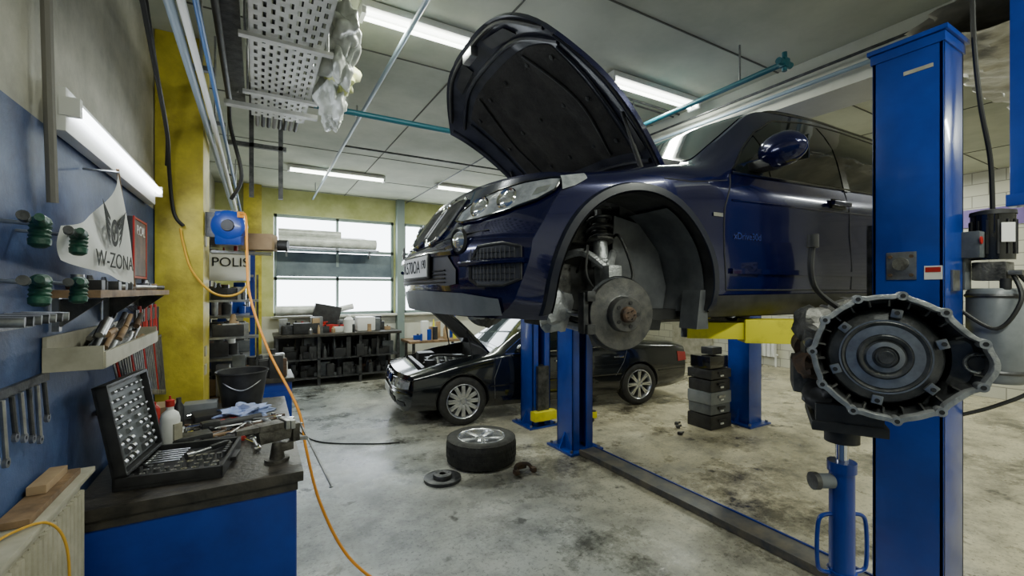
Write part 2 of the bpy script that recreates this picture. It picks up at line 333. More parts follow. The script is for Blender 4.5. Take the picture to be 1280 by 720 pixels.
# ------------------------------------------------------------------ car body generator
class Car:
    def __init__(s,st,L,bow,prof,bowr,W,kl=1.25):
        s.st=st;s.L=L;s.bow=bow;s.prof=prof;s.bowr=bowr;s.W=W;s.kl=kl;s.c={}
    def raw(s,x):
        x=min(max(x,0),s.L); st=s.st
        for i in range(len(st)-1):
            if x<=st[i+1][0]:
                t=(x-st[i][0])/(st[i+1][0]-st[i][0]); return [a*(1-t)+c*t for a,c in zip(st[i][1],st[i+1][1])]
        return st[-1][1]
    def ring(s,x):
        key=round(x,4)
        if key in s.c: return s.c[key]
        h=min(.1,max(0,x),max(0,s.L-x)); acc=None
        for k in range(-3,4):
            r=s.raw(x+h*k/3); acc=r if acc is None else [a+c for a,c in zip(acc,r)]
        v=[a/7 for a in acc]; P=catmull([(v[2*i],v[2*i+1],0) for i in range(8)],3)
        res=([(p.x,p.y) for p in P],v[16]); s.c[key]=res; return res
    def k(s,x): t=min(1,max(0,x/s.kl)); return 1-3*t*t+2*t**3
    def kr(s,x): t=min(1,max(0,(s.L-x)/.9)); return 1-3*t*t+2*t**3
    def X(s,q,y,z):
        return q+s.k(q)*(s.bow*(abs(y)/s.W)**3.6+s.prof(z))-s.kr(q)*s.bowr*(abs(y)/s.W)**3
    def w(s,q,z):
        P=s.ring(q)[0]
        if z<=P[0][1]: return P[0][0]
        for a,c in zip(P,P[1:]):
            if z<=c[1]:
                t=(z-a[1])/max(1e-6,c[1]-a[1]); return a[0]*(1-t)+c[0]*t
        return P[-1][0]
    def side(s,x,z,sg=-1,off=.004):
        q=x
        for _ in range(18): w=s.w(max(q,0),z); q=q+.7*(x-s.X(q,w,z))
        w=s.w(max(q,0),z); return V((x,sg*(w+off),z))
    def front(s,y,z,off=.004): return V((s.X(0,y,z)-off,y,z))
    def top(s,q,t,off=.004):
        P,zt=s.ring(q); w,z=P[-1]; y=t*w; zz=z+(zt-z)*(1-t*t); return V((s.X(q,y,z),y,zz+off))
    def body(s,mat,NS=90,NT=14):
        b=B(); qs=[s.L*i/NS for i in range(NS+1)]; rings=[s.ring(q) for q in qs]; J=len(rings[0][0])-1
        for sg in(-1,1):
            b.grid(lambda u,v:V((s.X(qs[round(u*NS)],rings[round(u*NS)][0][round(v*J)][0],rings[round(u*NS)][0][round(v*J)][1]),sg*rings[round(u*NS)][0][round(v*J)][0],rings[round(u*NS)][0][round(v*J)][1])),NS,J,mat)
        b.grid(lambda u,v:s.top(qs[round(u*NS)],2*v-1,0),NS,NT,mat)
        def bot(u,v):
            q=qs[round(u*NS)]; w,z=s.ring(q)[0][0]; y=(2*v-1)*w; return V((s.X(q,y,z),y,z))
        b.grid(bot,NS,NT,mat)
        for q in(0,s.L):
            P,zt=s.ring(q)
            def cap(u,v):
                w,z=P[round(u*J)]; t=2*v-1; y=t*w; zz=z
                if round(u*J)==J: zz=z+(zt-z)*(1-t*t)
                return V((s.X(q,y,z),y,zz))
            b.grid(cap,J,NT,mat)
        o=b.done('body'); me=o.data; bm=bmesh.new(); bm.from_mesh(me); bmesh.ops.remove_doubles(bm,verts=bm.verts[:],dist=3e-4)
        bmesh.ops.recalc_face_normals(bm,faces=bm.faces[:]); bm.to_mesh(me); bm.free(); return o
    def cols(s,cols,sub):
        C=[]
        for a,c in zip(cols,cols[1:]):
            for k in range(sub): t=k/sub; C.append([p*(1-t)+q*t for p,q in zip(a,c)])
        C.append(cols[-1]); return C
    def spanel(s,b,cols,mat,off=.005,sg=-1,rows=6,sub=4):
        C=s.cols(cols,sub); n=len(C)-1
        b.grid(lambda u,v:s.side(C[round(u*n)][0],C[round(u*n)][1]*(1-v)+C[round(u*n)][2]*v,sg,off),n,rows,mat)
    def fpanel(s,b,cols,mat,off=.006,rows=6,sub=4):
        C=s.cols(cols,sub); n=len(C)-1
        b.grid(lambda u,v:s.front(C[round(u*n)][0],C[round(u*n)][1]*(1-v)+C[round(u*n)][2]*v,off),n,rows,mat)
    def sline(s,b,pts,r,mat,off=.002,sg=-1,seg=6,sub=5):
        b.tube([s.side(x,z,sg,off) for x,z in s.cols(pts,sub)],r,mat,seg=seg,n=1)
    def fline(s,b,pts,r,mat,off=.002,sub=5):
        b.tube([s.front(y,z,off) for y,z in s.cols(pts,sub)],r,mat,seg=6,n=1)

def boolean(o,cutter):
    md=o.modifiers.new('b','BOOLEAN'); md.operation='DIFFERENCE'; md.object=cutter; md.solver='EXACT'
    try: md.material_mode='TRANSFER'
    except Exception: pass
    bpy.context.view_layer.update(); dg=bpy.context.evaluated_depsgraph_get()
    me=bpy.data.meshes.new_from_object(o.evaluated_get(dg)); o.modifiers.clear(); o.data=me
    bpy.data.objects.remove(cutter)
    me.polygons.foreach_set('use_smooth',[True]*len(me.polygons)); me.set_sharp_from_angle(angle=R(33))

def wheel(b,c,r,w,rr,ns,axis,double=False,tread=False):
    b.lathe([(rr-.01,-.45*w),(rr+.015,-.5*w),(rr+.05,-.52*w),(r-.035,-.5*w),(r-.008,-.42*w),(r,-.3*w),(r,.3*w),(r-.008,.42*w),(r-.035,.5*w),(rr+.05,.52*w),(rr+.015,.5*w),(rr-.01,.45*w)],c,axis,RUBBER,seg=56)
    b.lathe([(rr+.008,.47*w),(rr,.49*w),(rr-.012,.45*w),(rr-.03,.2*w),(rr-.045,-.45*w)],c,axis,RIM,seg=56)
    b.lathe([(rr-.045,-.1*w),(.0,-.1*w)],c,axis,BLACK,seg=40)
    b.lathe([(0,.40*w),(.03,.40*w),(.035,.37*w),(.075,.34*w),(.08,.1*w)],c,axis,RIM,seg=32)
    m=frame(axis); L=rr-.02-.05
    for i in range(ns):
        for d in ((-.09,.09) if double else (0,)):
            a=2*math.pi*i/ns+d; rm=m@Matrix.Rotation(a,3,'Z'); wd=.024 if double else .055
            cc=V(c)+rm@V((.05+L/2,0,.36*w)); b.box(cc,(L,wd,.035),RIM,rot=rm@Matrix.Rotation(-.06,3,'Y'),bev=.006)
    for i in range(5):
        a=2*math.pi*i/5; rm=m@Matrix.Rotation(a,3,'Z'); b.cyl(V(c)+rm@V((.057,0,.33*w)),V(c)+rm@V((.057,0,.38*w)),.009,DKMET,seg=8)
    if tread:
        for i in range(60):
            rm=m@Matrix.Rotation(2*math.pi*i/60,3,'Z')
            for k,h in enumerate((-.38,-.19,0,.19,.38)):
                rm2=rm@Matrix.Rotation(.05*(k%2),3,'Z')
                b.box(V(c)+rm2@V((r-(.004 if abs(h)<.3 else .012),0,h*w)),(.014,.026,.13*w),RUBBER,rot=rm2)

# ------------------------------------------------------------------ SUV on lift
low=[.88,.25,.95,.33,.968,.55,.955,.76,.952,.95]
ST=[(0,[.76,.27,.86,.36,.92,.52,.935,.66,.93,.78,.925,.89,.88,.94,.80,.955,.97]),
    (.5,[.84,.24,.93,.34,.957,.55,.957,.74,.955,.87,.94,.96,.905,.995,.80,1.01,1.035]),
    (1.0,[.88,.25,.95,.33,.965,.55,.960,.76,.955,.92,.937,1.01,.89,1.05,.79,1.07,1.10]),
    (1.37,low+[.93,1.03,.88,1.09,.78,1.125,1.16]),
    (2.05,low+[.925,1.05,.85,1.34,.69,1.595,1.64]),
    (2.7,low+[.925,1.06,.85,1.38,.70,1.63,1.675]),
    (3.8,low+[.925,1.08,.84,1.38,.69,1.61,1.65]),
    (4.4,[.88,.27,.93,.36,.95,.6,.95,.78,.93,.96,.89,1.10,.80,1.37,.64,1.56,1.59]),
    (4.70,[.85,.3,.9,.4,.92,.6,.91,.8,.89,.95,.83,1.10,.73,1.3,.60,1.45,1.48]),
    (4.80,[.8,.38,.86,.45,.88,.6,.87,.8,.82,.95,.77,1.05,.67,1.1,.56,1.12,1.13])]
car=Car(ST,4.80,.26,lambda z:.72*max(0,z-.62)**1.05+.25*max(0,.42-z),.25,.95)
suv=empty('suv_car',(.84,2.55,1.40),(0,0,R(-3.4)))
body=car.body(CARBLUE); body.parent=None
AXF,AXR=.85,3.74; AR,AZc=.475,.405
for ax in(AXF,AXR):
    for sg in(-1,1):
        c=B(); c.cyl((ax,sg*.48,AZc),(ax,sg*1.2,AZc),AR,LINER,seg=64); boolean(body,c.done('cut'))
        c=B(); c.box((ax,sg*.86,.2),(.88,.74,.34),LINER); boolean(body,c.done('cut'))
c=B(); c.box((.87,0,1.10),(.84,1.34,.8),DARK); boolean(body,c.done('cut'))
body.parent=suv
b=B()
b.box((2.3,0,.262),(3.2,1.5,.06),DARK)
for sg in(-1,1):
    car.spanel(b,[(1.34,.25,.37),(2.4,.25,.38),(3.25,.26,.38)],BLACK,.012,sg)
    for ax in(AXF,AXR):
        def fl(u,v,ax=ax,sg=sg):
            a=R(-14+208*u); rr=AR-.005+.052*v; z=AZc+rr*math.sin(a); x=ax-rr*math.cos(a)
            return car.side(x,max(z,.27),sg,.020 if v>.1 and v<.95 else .002)
        b.grid(fl,44,6,FLARE)
        def fl2(u,v,ax=ax,sg=sg):
            a=R(-14+208*u); rr=AR-.006; z=AZc+rr*math.sin(a); x=ax-rr*math.cos(a); p=car.side(x,max(z,.27),sg,.018); return V((p.x,p.y-sg*.06*v,p.z))
        b.grid(fl2,44,2,BLACK)
    car.spanel(b,[(1.58,1.075,1.11),(1.72,1.075,1.23),(1.92,1.08,1.385),(2.15,1.085,1.51),(2.52,1.09,1.565),(3.0,1.095,1.575),(3.5,1.105,1.555),(4.0,1.115,1.50),(4.25,1.12,1.42),(4.45,1.16,1.26)],GLASS,.006,sg,rows=10)
    for xx,ww in((1.90,.03),(2.70,.07),(3.58,.06)):
        car.spanel(b,[(xx-ww/2,1.07,1.375 if xx<2.1 else 1.565),(xx+ww/2,1.07,1.39 if xx<2.1 else 1.565)],BLACKG,.010,sg,rows=10,sub=2)
    car.sline(b,[(1.54,1.065),(2.4,1.077),(3.4,1.095),(4.25,1.115),(4.47,1.16)],.008,BLACKG,.006,sg)
    car.sline(b,[(1.56,1.085),(1.72,1.24),(1.92,1.395),(2.15,1.52),(2.52,1.577),(3.0,1.587),(3.5,1.567),(4.0,1.512),(4.27,1.43),(4.47,1.25)],.007,BLACKG,.004,sg)
    car.sline(b,[(1.44,.40),(1.42,.6),(1.44,.85),(1.52,1.05)],.0045,DARK,0,sg)
    car.sline(b,[(2.68,.40),(2.68,1.07)],.0045,DARK,0,sg)
    car.sline(b,[(3.30,.62),(3.42,.78),(3.6,.9),(3.64,1.10)],.0045,DARK,0,sg)
    car.sline(b,[(1.44,.40),(3.2,.40)],.0045,DARK,0,sg)
    car.sline(b,[(1.0,.965),(1.2,.97),(1.48,1.01)],.003,DARK,0,sg)
    car.spanel(b,[(1.47,.49,.52),(3.2,.49,.52)],CARBLUE,.016,sg,rows=3)
    car.sline(b,[(1.5,.90),(2.5,.915),(3.5,.93),(4.3,.94)],.006,CARBLUE,.001,sg)
    for hx in(2.54,3.46):
        p=car.side(hx,.965,sg,.03); b.box(p,(.2,.025,.03),CARBLUE,bev=.008); p=car.side(hx,.965,sg,.01); b.box(p,(.16,.01,.06),BLACKG)
    p=car.side(1.76,1.12,sg,.03); b.box(p+V((0,sg*.03,.0)),(.12,.14,.05),BLACK,bev=.01)
    b.blob(p+V((-.02,sg*.15,.06)),(.08,.135,.095),.05,1,CARBLUE,sub=3); b.box(p+V((.053,sg*.15,.06)),(.01,.2,.13),GLASS,bev=.004)
    b.tube([car.top(q,sg*.93,.03 if 2.3<q<4.3 else 0) for q in (2.2,2.35,2.8,3.3,3.8,4.2,4.38)],.014,BLACKG)
car.spanel(b,[(1.345,.80,.82),(1.42,.80,.82)],CHROME,.006)
b.grid(lambda u,v:car.top(1.42+.60*u,(-.95+1.9*v),.006),14,14,GLASS)
b.grid(lambda u,v:car.top(4.42+.22*u,(-.9+1.8*v),.006),6,14,GLASS)
for sg in(-1,1):
    ks=[(sg*.035,.69,.885),(sg*.08,.665,.91),(sg*.18,.655,.915),(sg*.28,.68,.91),(sg*.31,.73,.885)]
    car.fpanel(b,ks,BLACKG,.008)
    loop=[(y,a) for y,a,q in ks]+[(y,q) for y,a,q in ks[::-1]]+[(ks[0][0],ks[0][1])]
    car.fline(b,loop,.012,CHROME,.012)
    for i in range(8):
        y=sg*(.06+.03*i); car.fline(b,[(y,.68),(y,.90)],.005,DKMET,.014)
    hl=[(sg*.38,.765,.815),(sg*.47,.745,.86),(sg*.62,.745,.89),(sg*.76,.77,.91),(sg*.87,.81,.915),(sg*.915,.85,.91)]
    car.fpanel(b,hl,LENS,.012,rows=8)
    sx=car.X(0,.915,.88)
    car.spanel(b,[(sx-.01,.85,.915),(sx+.06,.875,.93),(sx+.13,.915,.945)],LENS,.012,sg)
    lp=[(y,a) for y,a,c_ in hl]+[(y,c_) for y,a,c_ in hl[::-1]]+[(hl[0][0],hl[0][1])]
    car.fline(b,lp,.006,BLACKG,.012)
    for y,z in((.56,.815),(.72,.835)):
        p=car.front(sg*y,z,.018)
        b.lathe([(.0,.012),(.03,.01),(.042,.0)],p,(-1,sg*.45,.5),LENSD,seg=24)
        b.lathe([(.044,0),(.052,.008),(.058,0)],p,(-1,sg*.45,.5),CHROME,seg=28)
    car.fpanel(b,[(sg*.84,.83,.87),(sg*.89,.85,.88)],LENSD,.016)
    p=car.front(sg*.57,.64,.012); b.lathe([(.0,.02),(.035,.015),(.05,0)],p,(-1,sg*.25,0),LENSD,seg=24); b.lathe([(.05,0),(.056,.012),(.066,0)],p,(-1,sg*.25,0),BLACK,seg=24)
    it=[(sg*.66,.45,.52),(sg*.71,.42,.60),(sg*.83,.42,.61),(sg*.90,.45,.59)]
    car.fpanel(b,it,FOGD,.008)
    for i in range(12):
        y=.67+.019*i; car.fline(b,[(sg*y,.44),(sg*y,.59)],.002,BLACK,.012)
    for z in(.45,.475,.50,.545,.57): car.fline(b,[(sg*.68,z),(sg*.88,z)],.002,BLACK,.012)
    car.fline(b,[(sg*.60,.522),(sg*.92,.530)],.013,CARBLUE,.02)
    car.fline(b,[(y,a) for y,a,c_ in it]+[(y,c_) for y,a,c_ in it[::-1]]+[(it[0][0],it[0][1])],.007,BLACK,.01)
    car.fpanel(b,[(sg*.0,.43,.63),(sg*.3,.43,.63),(sg*.46,.42,.58),(sg*.55,.43,.50)],FOGD,.007)
car.fline(b,[(-.54,.585),(0,.595),(.54,.585)],.018,CARBLUE,.01)
car.fpanel(b,[(-.80,.285,.36),(-.6,.275,.385),(0,.27,.40),(.6,.275,.385),(.8,.285,.36)],GREYT,.012)
for z in(.44,.46,.48,.50,.61): car.fline(b,[(-.45,z),(.45,z)],.004,BLACK,.012)
car.fline(b,[(-.72,.680),(0,.645),(.72,.680)],.003,DARK,.002)
p=car.front(0,.93,.012); b.lathe([(0,.008),(.036,.006),(.04,0)],p,(-1,0,1),CHROME,seg=24)
p=car.front(0,.53,.03); b.box(p,(.012,.53,.115),PLATE,bev=.003); b.box(p+V((.006,0,0)),(.012,.55,.135),BLACK,bev=.003)
for sg in(-1,1): car.spanel(b,[(4.37,.88,1.06),(4.55,.9,1.05),(4.63,.92,1.03)],TAIL,.01,sg)
b.done('trim',suv)
pm=Matrix(((0,0,-1),(-1,0,0),(0,1,0)))
text('K570OA',p+V((-.0075,.06,-.002)),pm,.105,BLKINK,suv,'plate_digits',1.0); text('190',p+V((-.0075,-.2,.008)),pm,.07,BLKINK,suv,'plate_region')
sm=Matrix(((1,0,0),(0,0,-1),(0,1,0)))
text('xDrive30d',car.side(1.62,.70,-1,.006),sm,.055,CHROME,suv,'door_script')
AL=R(44); e=V((-math.cos(AL),0,math.sin(AL))); nn=V((math.sin(AL),0,math.cos(AL))); H0=V((1.33,0,1.14)); HL=1.30
def hood(u,t,off=0):
    hw=.72+.06*math.sin(min(1,u*1.15)*math.pi*.6); y=t*hw; lm=HL-.32*abs(t)**3
    l=u*lm; n=-.05*t*t-.13*u**3+.02*math.sin(u*math.pi)-.04*abs(t)**6
    if abs(t)<.5: n+=.012*math.exp(-((abs(t)-.33)/.05)**2)
    return H0+e*l+V((0,y,0))+nn*(n+off)
b=B()
b.grid(lambda u,v:hood(u,2*v-1,0),30,30,CARBLUE); b.grid(lambda u,v:hood(u,2*v-1,-.03),30,30,HOODIN)
for t in(-1,1): b.grid(lambda u,v:hood(u,t,-.03*v),30,1,CARBLUE)
for u in(0,1): b.grid(lambda v,w_:hood(u,2*v-1,-.03*w_),30,1,CARBLUE)
b.done('hood_skin',suv)
b=B()
def pad(u,v):
    t=-.74+1.48*u; q=.16+.66*v
    edge=min(u,1-u,v,1-v); return hood(q,t,-.034-.014*min(1,edge*14))
b.grid(pad,36,30,PADM)
for s_ in(-1,1):
    b.tube([hood(q,s_*.80,-.036) for q in(.10,.3,.6,.82)],.010,HOODIN); b.tube([hood(q,s_*.96,-.034) for q in(.05,.3,.6,.85,.97)],.013,HOODIN)
b.tube([hood(.87,t,-.035) for t in(-.88,-.5,0,.5,.88)],.016,HOODIN); b.tube([hood(.975,t,-.03) for t in(-.9,-.5,0,.5,.9)],.014,BLACK)
b.tube([hood(.11,t,-.035) for t in(-.9,-.5,0,.5,.9)],.016,HOODIN)
for s_ in(-1,1):
    b.tube([hood(.18,s_*.50,-.05),hood(.5,s_*.56,-.055),hood(.80,s_*.42,-.055)],.008,BLACK)
    for q in(.25,.5,.75):
        for t in(.66,.35,0): b.lathe([(0,.006),(.014,.004),(.016,0)],hood(q,s_*t,-.052),-nn,BLACK,seg=10)
    b.extr([hood(.16,s_*.83,-.036),hood(.42,s_*.92,-.036),hood(.2,s_*.93,-.036)],-nn*.006,BLACK)
    b.extr([hood(.9,s_*.2,-.036),hood(.9,s_*.55,-.036),hood(.945,s_*.5,-.036),hood(.955,s_*.2,-.036)],-nn*.006,BLACK)
    b.cyl((1.10,s_*.70,1.04),hood(.42,s_*.90,-.04),.009,BLACK); b.cyl((1.10,s_*.70,1.04),V((1.10,s_*.70,1.04)).lerp(hood(.42,s_*.90,-.04),.5),.014,BLACK)
    b.box((1.29,s_*.7,1.13),(.14,.03,.06),DKMET)
b.box(hood(.95,0,-.07),(.05,.14,.06),STEEL,bev=.01)
b.box((.88,0,.80),(.70,.7,.35),BLACK,bev=.04); b.box((.48,0,.78),(.06,1.2,.2),BLACK); b.box((1.2,.35,.9),(.16,.4,.2),GREY,bev=.02)
b.done('hood_liner',suv)
b=B()
for sg in(-1,1):
    c=V((AXF-.06,sg*.86,.28)); ax=V((-.14 if sg<0 else .14,sg,0)).normalized()
    b.lathe([(.085,-.012),(.178,-.012),(.18,-.010),(.18,.016),(.178,.018),(.095,.018),(.09,.020),(.088,.055),(.082,.062),(.03,.062)],c,ax,CASTD,seg=48)
    b.lathe([(.181,-.004),(.181,.008)],c,ax,BLACK,seg=48)
    b.lathe([(.178,-.016),(.10,-.016)],c,ax,RUST,seg=40)
    b.lathe([(.04,.062),(.038,.085),(.03,.092),(0,.092)],c,ax,RUST,seg=24)
    m=frame(ax)
    for i in range(5):
        q=m@V((.06*math.cos(i*1.2566),.06*math.sin(i*1.2566),0)); b.cyl(c+q+ax*.062,c+q+ax*.066,.010,BLACK,seg=10)
        b.cyl(c+q*.33+ax*.09,c+q*.33+ax*.098,.004,CHROME,seg=6)
    b.lathe([(.0,-.03),(.13,-.03),(.19,-.02),(.192,-.015)],c,ax,LINER2,seg=36)
    b.cyl(c-ax*.02,c-ax*.12,.07,ALUD); b.box(c-ax*.09+V((0,0,.1)),(.09,.08,.3),ALU,bev=.02)
    b.blob(c-ax*.10+V((-.02,0,-.08)),(.10,.07,.10),.3,2,ALUD,3,3)
    for dz in(-.07,.09): b.box(c-ax*.02+V((-.19,0,dz)),(.05,.07,.05),DKMET,bev=.01)
    b.box(c-ax*.03+V((-.21,0,.01)),(.03,.05,.2),DKMET,bev=.01)
    top=V((AXF+.0,sg*.60,.86)); bt=c+V((0,-sg*.13,.05))
    b.cyl(bt,bt.lerp(top,.62),.040,ALU); b.lathe([(.05,0),(.056,.01),(.056,.03),(.045,.04)],bt.lerp(top,.36),top-bt,ALU)
    b.cyl(bt.lerp(top,.6),top,.02,STEEL); b.lathe([(.04,0),(.05,.02),(.04,.035),(.05,.055),(.04,.07),(.05,.09),(.04,.105),(.05,.125),(.045,.14)],bt.lerp(top,.62),top-bt,BLACK)
    hp=[]; mm=frame(top-bt)
    for i in range(70):
        f=i/69; a=f*2*math.pi*3.5; hp.append(bt.lerp(top,.64+.34*f)+mm@V((.066*math.cos(a),.066*math.sin(a),0)))
    b.tube(hp,.009,DKMET,n=1,seg=6); b.lathe([(.03,0),(.072,.004),(.075,.012)],bt.lerp(top,.62),top-bt,ALUD)
    b.tube([c+V((0,-sg*.1,-.1)),c+V((-.06,-sg*.3,-.08)),(AXF-.2,sg*.36,.24)],.026,ALU); b.tube([c+V((0,-sg*.1,-.1)),c+V((.15,-sg*.25,-.05)),(AXF+.28,sg*.36,.24)],.024,ALU)
    b.tube([c+V((.0,-sg*.09,.22)),c+V((-.08,-sg*.2,.32)),(AXF-.20,sg*.54,.58)],.022,ALU); b.tube([c+V((.0,-sg*.09,.22)),c+V((.1,-sg*.18,.32)),(AXF+.16,sg*.54,.60)],.022,ALU)
    b.tube([c+V((-.1,-sg*.09,-.02)),c+V((-.16,-sg*.2,.0)),(AXF-.15,sg*.4,.30)],.014,STEEL)
    b.cyl(c-ax*.1,V((AXF,sg*.4,.3)),.03,BLACK); b.tube([c+V((.05,-sg*.08,.1)),c+V((.17,-sg*.1,.2)),c+V((.12,-sg*.16,.42)),(AXF+.1,sg*.54,.62)],.008,BLKCAB)
    b.tube([c+V((-.08,-sg*.08,.1)),c+V((-.15,-sg*.08,.2)),c+V((-.1,-sg*.14,.35)),(AXF-.1,sg*.54,.5)],.007,BLKCAB)
    b.box((AXF-.24,sg*.52,.42),(.2,.06,.26),ALUD,bev=.03); b.box((AXF-.10,sg*.53,.72),(.30,.07,.12),ALUD,bev=.03); b.blob((AXF-.26,sg*.56,.30),(.10,.07,.12),.4,2,ALU,8,3)
    b.extr([(AXF+.03,sg*.62,.18),(AXF+.42,sg*.64,.16),(AXF+.45,sg*.66,.42),(AXF+.39,sg*.66,.62),(AXF+.26,sg*.64,.78),(AXF+.10,sg*.62,.82),(AXF+.07,sg*.62,.50)],(0,sg*.006,0),LINER2)
    def lin(u,v,sg=sg):
        a=R(-16+82*u); return V((AXF+.455*math.cos(a),sg*(.64+.29*v),AZc+.455*math.sin(a)))
    b.grid(lin,14,4,LINER2)
    b.extr([(AXF+.40,sg*.93,.19),(AXF+.49,sg*.93,.19),(AXF+.475,sg*.93,.40),(AXF+.43,sg*.93,.40)],(0,-sg*.12,0),LINER2)
for sg in(-1,1):
    wheel(b,(AXR,sg*.83,.29),.375,.25,.245,5,(0,sg,0),double=True)
b.tube([(AXR,.5,.32),(AXR,0,.36),(AXR,-.5,.32)],.07,DKMET); b.box((1.4,0,.22),(1.2,.4,.12),DKMET,bev=.03); b.tube([(1.6,.2,.2),(2.6,.25,.2),(3.6,.2,.22),(4.5,.3,.3)],.04,RUST)
b.done('running_gear',suv)

# ------------------------------------------------------------------ sedan
lo2=[.82,.2,.9,.3,.92,.45,.925,.6,.91,.76]
ST2=[(0,[.74,.22,.82,.30,.86,.42,.87,.52,.86,.59,.85,.645,.80,.68,.72,.69,.70]),
    (.6,[.8,.2,.88,.3,.91,.45,.92,.58,.90,.70,.87,.78,.80,.815,.70,.83,.845]),
    (1.35,lo2+[.88,.88,.80,.92,.70,.935,.955]),
    (2.05,lo2+[.88,.90,.76,1.16,.60,1.36,1.39]),
    (2.6,lo2+[.88,.91,.76,1.18,.60,1.39,1.43]),
    (3.2,lo2+[.88,.92,.76,1.17,.58,1.36,1.39]),
    (3.9,[.82,.21,.9,.3,.92,.47,.92,.6,.905,.78,.87,.92,.80,.97,.70,.995,1.0]),
    (4.55,[.80,.24,.86,.34,.89,.5,.89,.62,.87,.76,.85,.88,.79,.93,.7,.95,.96]),
    (4.75,[.78,.3,.84,.38,.88,.5,.88,.62,.86,.74,.82,.84,.75,.88,.65,.90,.91])]
c2=Car(ST2,4.75,.24,lambda z:.35*max(0,z-.5)**1.3+.25*max(0,.36-z),.12,.92)
sed=empty('sedan_car',(1.65,6.40,0),(0,0,R(-8)))
body=c2.body(CARBLK,NS=80); F2,R2=.85,3.70
for ax in(F2,R2):
    for sg in(-1,1):
        c=B(); c.cyl((ax,sg*.6,.33),(ax,sg*1.2,.33),.355,DARK,seg=48); boolean(body,c.done('cut'))
c=B(); c.box((.78,0,.90),(.98,1.34,.62),DARK); boolean(body,c.done('cut'))
body.parent=sed
b=B()
for sg in(-1,1):
    for ax in(F2,R2): wheel(b,(ax,sg*.81,.325),.325,.225,.225,12 if ax==F2 else 8,(0,sg,0),double=(ax!=F2))
    c2.spanel(b,[(1.50,.92,.95),(1.7,.925,1.06),(1.95,.93,1.22),(2.15,.935,1.30),(2.6,.94,1.335),(3.1,.945,1.31),(3.4,.95,1.2),(3.62,.96,1.02)],GLASS,.006,sg,rows=8)
    c2.spanel(b,[(2.42,.93,1.325),(2.50,.93,1.33)],BLACKG,.01,sg,rows=8); c2.spanel(b,[(3.26,.94,1.27),(3.30,.94,1.25)],BLACKG,.01,sg,rows=8)
    c2.sline(b,[(1.46,.91),(2.4,.925),(3.66,.95)],.007,CHROME,.006,sg)
    c2.sline(b,[(1.48,.94),(1.95,1.235),(2.15,1.31),(2.6,1.347),(3.1,1.322),(3.4,1.22),(3.66,.97)],.006,CHROME,.004,sg)
    c2.sline(b,[(1.22,.5),(2.4,.52),(3.34,.52)],.012,BLACKG,.004,sg); c2.sline(b,[(4.07,.52),(4.6,.52)],.012,BLACKG,.004,sg)
    c2.sline(b,[(1.30,.26),(1.28,.6),(1.4,.88)],.003,STEEL,0,sg); c2.sline(b,[(2.46,.26),(2.46,.92)],.003,STEEL,0,sg); c2.sline(b,[(3.25,.5),(3.4,.7),(3.5,.93)],.003,STEEL,0,sg)
    for hx in(2.3,3.3): b.box(c2.side(hx,.78,sg,.015),(.17,.02,.025),CHROME,bev=.006)
    p=c2.side(1.68,.98,sg,.1); b.blob(p,(.07,.11,.065),.04,1,CARBLK,sub=3)
    for ax in(F2,R2):
        b.tube([c2.side(ax-.36*math.cos(R(a)),.33+.36*math.sin(R(a)),sg,.004) for a in range(-5,186,10)],.008,BLACKG,n=1,seg=6)
    hl=[(sg*.33,.50,.62),(sg*.5,.495,.63),(sg*.68,.50,.625),(sg*.82,.515,.615)]
    c2.fpanel(b,hl,LENS,.01); c2.fline(b,[(y,a) for y,a,q in hl]+[(y,q) for y,a,q in hl[::-1]]+[(hl[0][0],hl[0][1])],.007,BLACKG,.01)
    for y in(.43,.60): b.lathe([(0,.012),(.03,.01),(.045,0)],c2.front(sg*y,.56,.014),(-1,sg*.3,0),LENSD,seg=20)
    kk=[(sg*.02,.52,.63),(sg*.1,.51,.64),(sg*.19,.52,.63)]; c2.fpanel(b,kk,BLACKG,.01)
    c2.fline(b,[(y,a) for y,a,q in kk]+[(y,q) for y,a,q in kk[::-1]]+[(kk[0][0],kk[0][1])],.009,CHROME,.012)
    c2.fpanel(b,[(sg*.5,.27,.33),(sg*.72,.28,.335)],FOGD,.008)
    c2.spanel(b,[(4.48,.64,.80),(4.66,.65,.78)],TAIL,.008,sg)
c2.fpanel(b,[(-.45,.27,.36),(.45,.27,.36)],FOGD,.008)
c2.fline(b,[(-.84,.44),(0,.44),(.84,.44)],.016,BLACKG,.01)
p=c2.front(0,.40,.03); b.box(p,(.01,.5,.11),PLATE)
b.grid(lambda u,v:c2.top(1.42+.58*u,-.95+1.9*v,.006),12,12,GLASS); b.grid(lambda u,v:c2.top(3.22+.6*u,-.9+1.8*v,.006),12,12,GLASS)
b.box((.85,0,.62),(.62,.55,.32),BLACK,bev=.04); b.box((.85,0,.79),(.5,.16,.05),ALU,bev=.015)
for i in range(4): b.tube([(.65+.12*i,-.1,.79),(.65+.12*i,-.22,.83),(.65+.12*i,-.32,.74)],.022,ALU)
b.cyl((.5,-.45,.6),(.5,-.45,.83),.08,BLACK); b.box((.6,.45,.72),(.25,.25,.2),BLACK,bev=.02); b.box((1.15,-.5,.77),(.18,.25,.16),WHITE,bev=.02)
b.tube([(.4,-.5,.78),(.6,-.3,.86),(.9,-.45,.86),(1.15,-.3,.8)],.02,BLKCAB); b.box((.38,0,.70),(.06,1.2,.1),DKMET,bev=.01)
b.done('trim',sed)
AL2=R(47); e2=V((-math.cos(AL2),0,math.sin(AL2))); n2=V((math.sin(AL2),0,math.cos(AL2)))
def hood2(u,t,off=0):
    return V((1.32,0,.96))+e2*(u*(1.18-.14*abs(t)**3))+V((0,t*(.70+.02*u),0))+n2*(-.04*t*t-.08*u**3+off)
